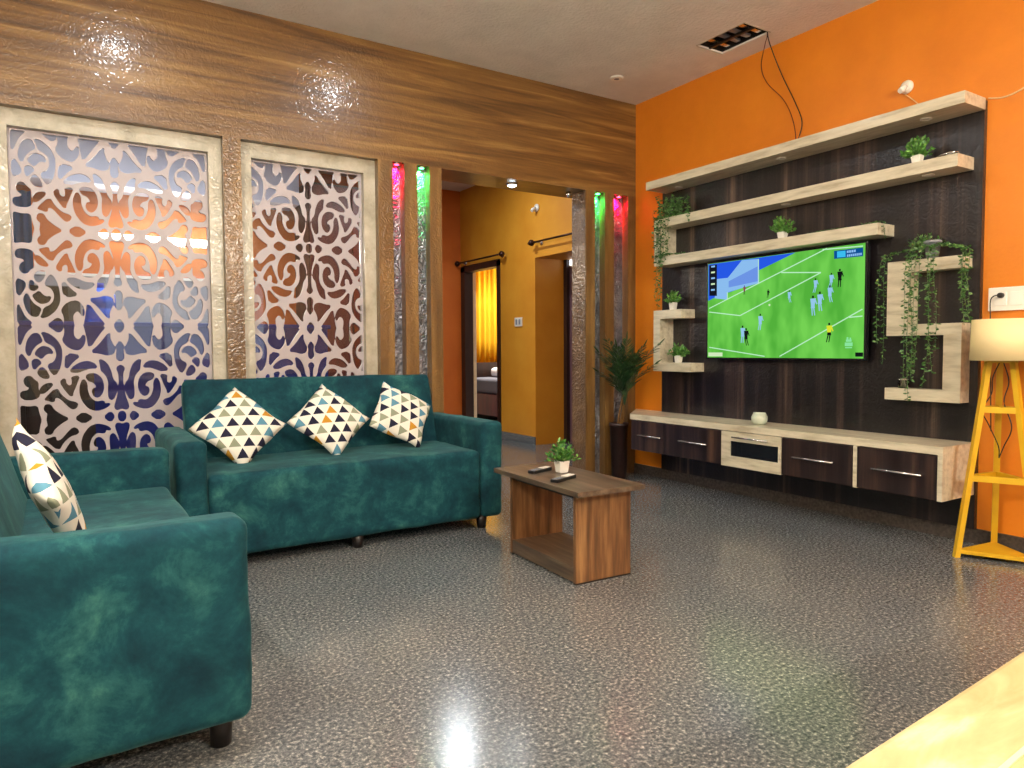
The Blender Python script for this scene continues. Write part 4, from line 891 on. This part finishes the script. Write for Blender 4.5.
# cushions
def cushion(name, loc, tilt, roll, rz, label, seed, side=0.36, group=None, order='front'):
    bm = bmesh.new(); n = 22; uv = bm.loops.layers.uv.new('UVMap'); g = {}
    hs = side/2; cell = 0.074
    for s in (1,-1):
        for i in range(n+1):
            for j in range(n+1):
                a = i/n*2-1; b = j/n*2-1
                edge = (i in (0,n)) or (j in (0,n))
                if edge and s == -1: g[(s,i,j)] = g[(1,i,j)]; continue
                pin = 1-0.055*(1-abs(a*b)**1.0)*(abs(a)**6+abs(b)**6)*0.9
                x = a*hs*(1-0.06*(1-b*b)*abs(a)**3); y = b*hs*(1-0.06*(1-a*a)*abs(b)**3)
                th = (0.055 if seed < 4 else 0.045)*((1-abs(a)**2.6)*(1-abs(b)**2.6))**0.55
                th += 0.006*noise.noise(Vector((a*2.3+seed, b*2.3, s)))*(1-max(abs(a),abs(b)))
                wr = 0.010*math.sin((a*3+b*2)*2+seed)*max(abs(a),abs(b))**4
                g[(s,i,j)] = bm.verts.new((x, y, s*th+wr))
    c45, s45 = math.cos(PI/4), math.sin(PI/4)
    for s in (1,-1):
        for i in range(n):
            for j in range(n):
                q = [(i,j),(i+1,j),(i+1,j+1),(i,j+1)]
                if s < 0: q = q[::-1]
                f = bm.faces.new([g[(s,a,b)] for a,b in q]); f.smooth = True
                for l, (a,b) in zip(f.loops, q):
                    x = (a/n*2-1)*hs; y = (b/n*2-1)*hs
                    l[uv].uv = ((x*c45-y*s45)/cell, (x*s45+y*c45)/(cell*0.866*0.92))
    o = make(name, bm, triangles_mat(seed)); o.location = loc
    # cushion lies in xy; stand it up facing -y (rotate +90 about X), diamond roll, then tilt back
    R = Matrix.Rotation(rz,4,'Z') @ Matrix.Rotation(math.radians(90)-tilt,4,'X') @ Matrix.Rotation(roll,4,'Z')
    o.rotation_euler = R.to_euler()
    return tag(o, label, 'cushion', group)
R_ = math.radians
GR = 'triangle-print cushions on the sofas'
cushion('throw_cushion', (-3.315,-0.535,0.648), R_(32), R_(45), R_(-4), 'triangle-print cushion on the back sofa, the one nearest its left arm', 1.0, 0.355, GR)
cushion('throw_cushion', (-2.82,-0.535,0.655), R_(32), R_(45), 0, 'triangle-print cushion in the middle of the three on the back sofa', 2.0, 0.345, GR)
cushion('throw_cushion', (-2.375,-0.525,0.660), R_(30), R_(59), R_(5), 'triangle-print cushion on the back sofa, nearest its right arm and the coffee table', 3.0, 0.34, GR)
cushion('throw_cushion', (-4.14,-2.12,0.655), R_(22), R_(42), R_(90), 'triangle-print cushion leaning on the left sofa near the camera', 4.0, 0.325, GR)

# ------------------------------------------------------------------ coffee table
ct = empty('coffee_table', (-2.035,-1.745,0), 'dark walnut coffee table with an open base, standing in front of the back sofa', 'table', rz=R_(-2.5))
bm = bmesh.new(); box(bm, (-0.20,-0.375,0.412),(0.172,0.385,0.435),0,0.002); make('tabletop', bm, M['table_wood'], ct)
bx = 0.155; by = 0.293
for s in (-1,1): make('side_panel', boxes([((-bx,s*by,0.006),(bx,s*(by-0.02),0.412))], 0.001), M['table_side'], ct)
make('lower_shelf', boxes([((-bx+0.002,-by+0.02,0.008),(bx-0.002,by-0.02,0.075))], 0.001), M['table_wood'], ct)
make('apron', boxes([((-bx+0.01,-by+0.02,0.385),(-bx+0.025,by-0.02,0.412)), ((bx-0.025,-by+0.02,0.385),(bx-0.01,by-0.02,0.412))]), M['edge_black'], ct)
for s in (-1,1): make('foot_strip', boxes([((-bx-0.001,s*(by+0.001),0),(bx+0.001,s*(by-0.02),0.007))]), M['edge_black'], ct)
# plant and remotes on the table
potted('potted_plant', (-2.005,-1.66,0.4352), 'small green plant in a white pot on the coffee table', 0.030, 0.06, 0.085, 1.15, 40, 0.026)
def remote(loc, rz, label, ln):
    t = empty('remote_control', loc, label, 'remote control', rz=rz)
    bm = bmesh.new(); box(bm, (-ln/2,-0.02,0),(ln/2,0.02,0.016),0,0.005); make('body', bm, M['black_plastic'], t)
    bm = bmesh.new(); box(bm, (0.005,-0.017,0.0162),(ln/2-0.008,0.017,0.019),0,0.001); make('keypad', bm, M['white_pl'], t)
    bm = bmesh.new()
    for i in range(4):
        for j in (-1,0,1): box(bm, (-ln/2+0.012+i*0.014,j*0.011-0.003,0.016),(-ln/2+0.02+i*0.014,j*0.011+0.003,0.018))
    make('buttons', bm, M['tile_grey'], t)
remote((-2.085,-1.585,0.4352), R_(18), 'black remote control on the coffee table left of the white pot', 0.15)
remote((-2.125,-1.835,0.4352), R_(22), 'black remote control on the coffee table in front of the white pot', 0.17)

# dining table near the camera
dt = empty('dining_table', (-2.9,-4.643,0), 'pale yellow marbled table top cut off by the lower right corner', 'table', rz=R_(3.2))
bm = bmesh.new(); box(bm, (-1.15,-0.45,0.71),(1.15,0.475,0.75),0,0.004); make('tabletop', bm, M['table_yellow'], dt)
bm = bmesh.new(); 
for a, b in (((-1.08,0.405,0.7501),(1.08,0.409,0.7512)), ((-1.08,-0.40,0.7501),(1.08,-0.396,0.7512)), ((-1.08,-0.396,0.7501),(-1.076,0.405,0.7512)), ((1.076,-0.396,0.7501),(1.08,0.405,0.7512))): box(bm, a, b)
make('inlay_line', bm, M['shade'], dt)
make('apron', boxes([((-1.05,-0.38,0.62),(1.05,0.38,0.71))]), M['yellow'], dt)
for sx in (-1,1):
    for sy in (-1,1):
        bm = bmesh.new(); lathe(bm, [(0.025,0),(0.04,0.62)], 16, (sx*1.0,sy*0.33,0)); make('leg', bm, M['yellow'], dt)

# ------------------------------------------------------------------ camera, world, view
cam = bpy.data.cameras.new('camera'); cam.sensor_width = 36; cam.lens = 706.64/1024*36; cam.clip_start = 0.02
co = bpy.data.objects.new('camera', cam); COL.objects.link(co)
yaw, pit, rol = 0.566919596, 0.0481295471, -0.00590739753
F = Vector((math.sin(yaw)*math.cos(pit), math.cos(yaw)*math.cos(pit), -math.sin(pit))); Rr = Vector((math.cos(yaw),-math.sin(yaw),0)); U = Rr.cross(F)
R2 = Rr*math.cos(rol)+U*math.sin(rol); U2 = -Rr*math.sin(rol)+U*math.cos(rol)
mw_ = Matrix((R2, U2, -F)).transposed().to_4x4(); mw_.translation = Vector((-4.10460636,-4.49740585,1.05)); co.matrix_world = mw_
C.camera = co
wo = bpy.data.worlds.new('world'); C.world = wo; wo.use_nodes = True
wo.node_tree.nodes['Background'].inputs[0].default_value = (0.7,0.8,1,1); wo.node_tree.nodes['Background'].inputs[1].default_value = 0.3
vs = C.view_settings; vs.view_transform = 'Standard'; vs.look = 'None'; vs.gamma = 1; vs.exposure = -0.17; vs.use_curve_mapping = False
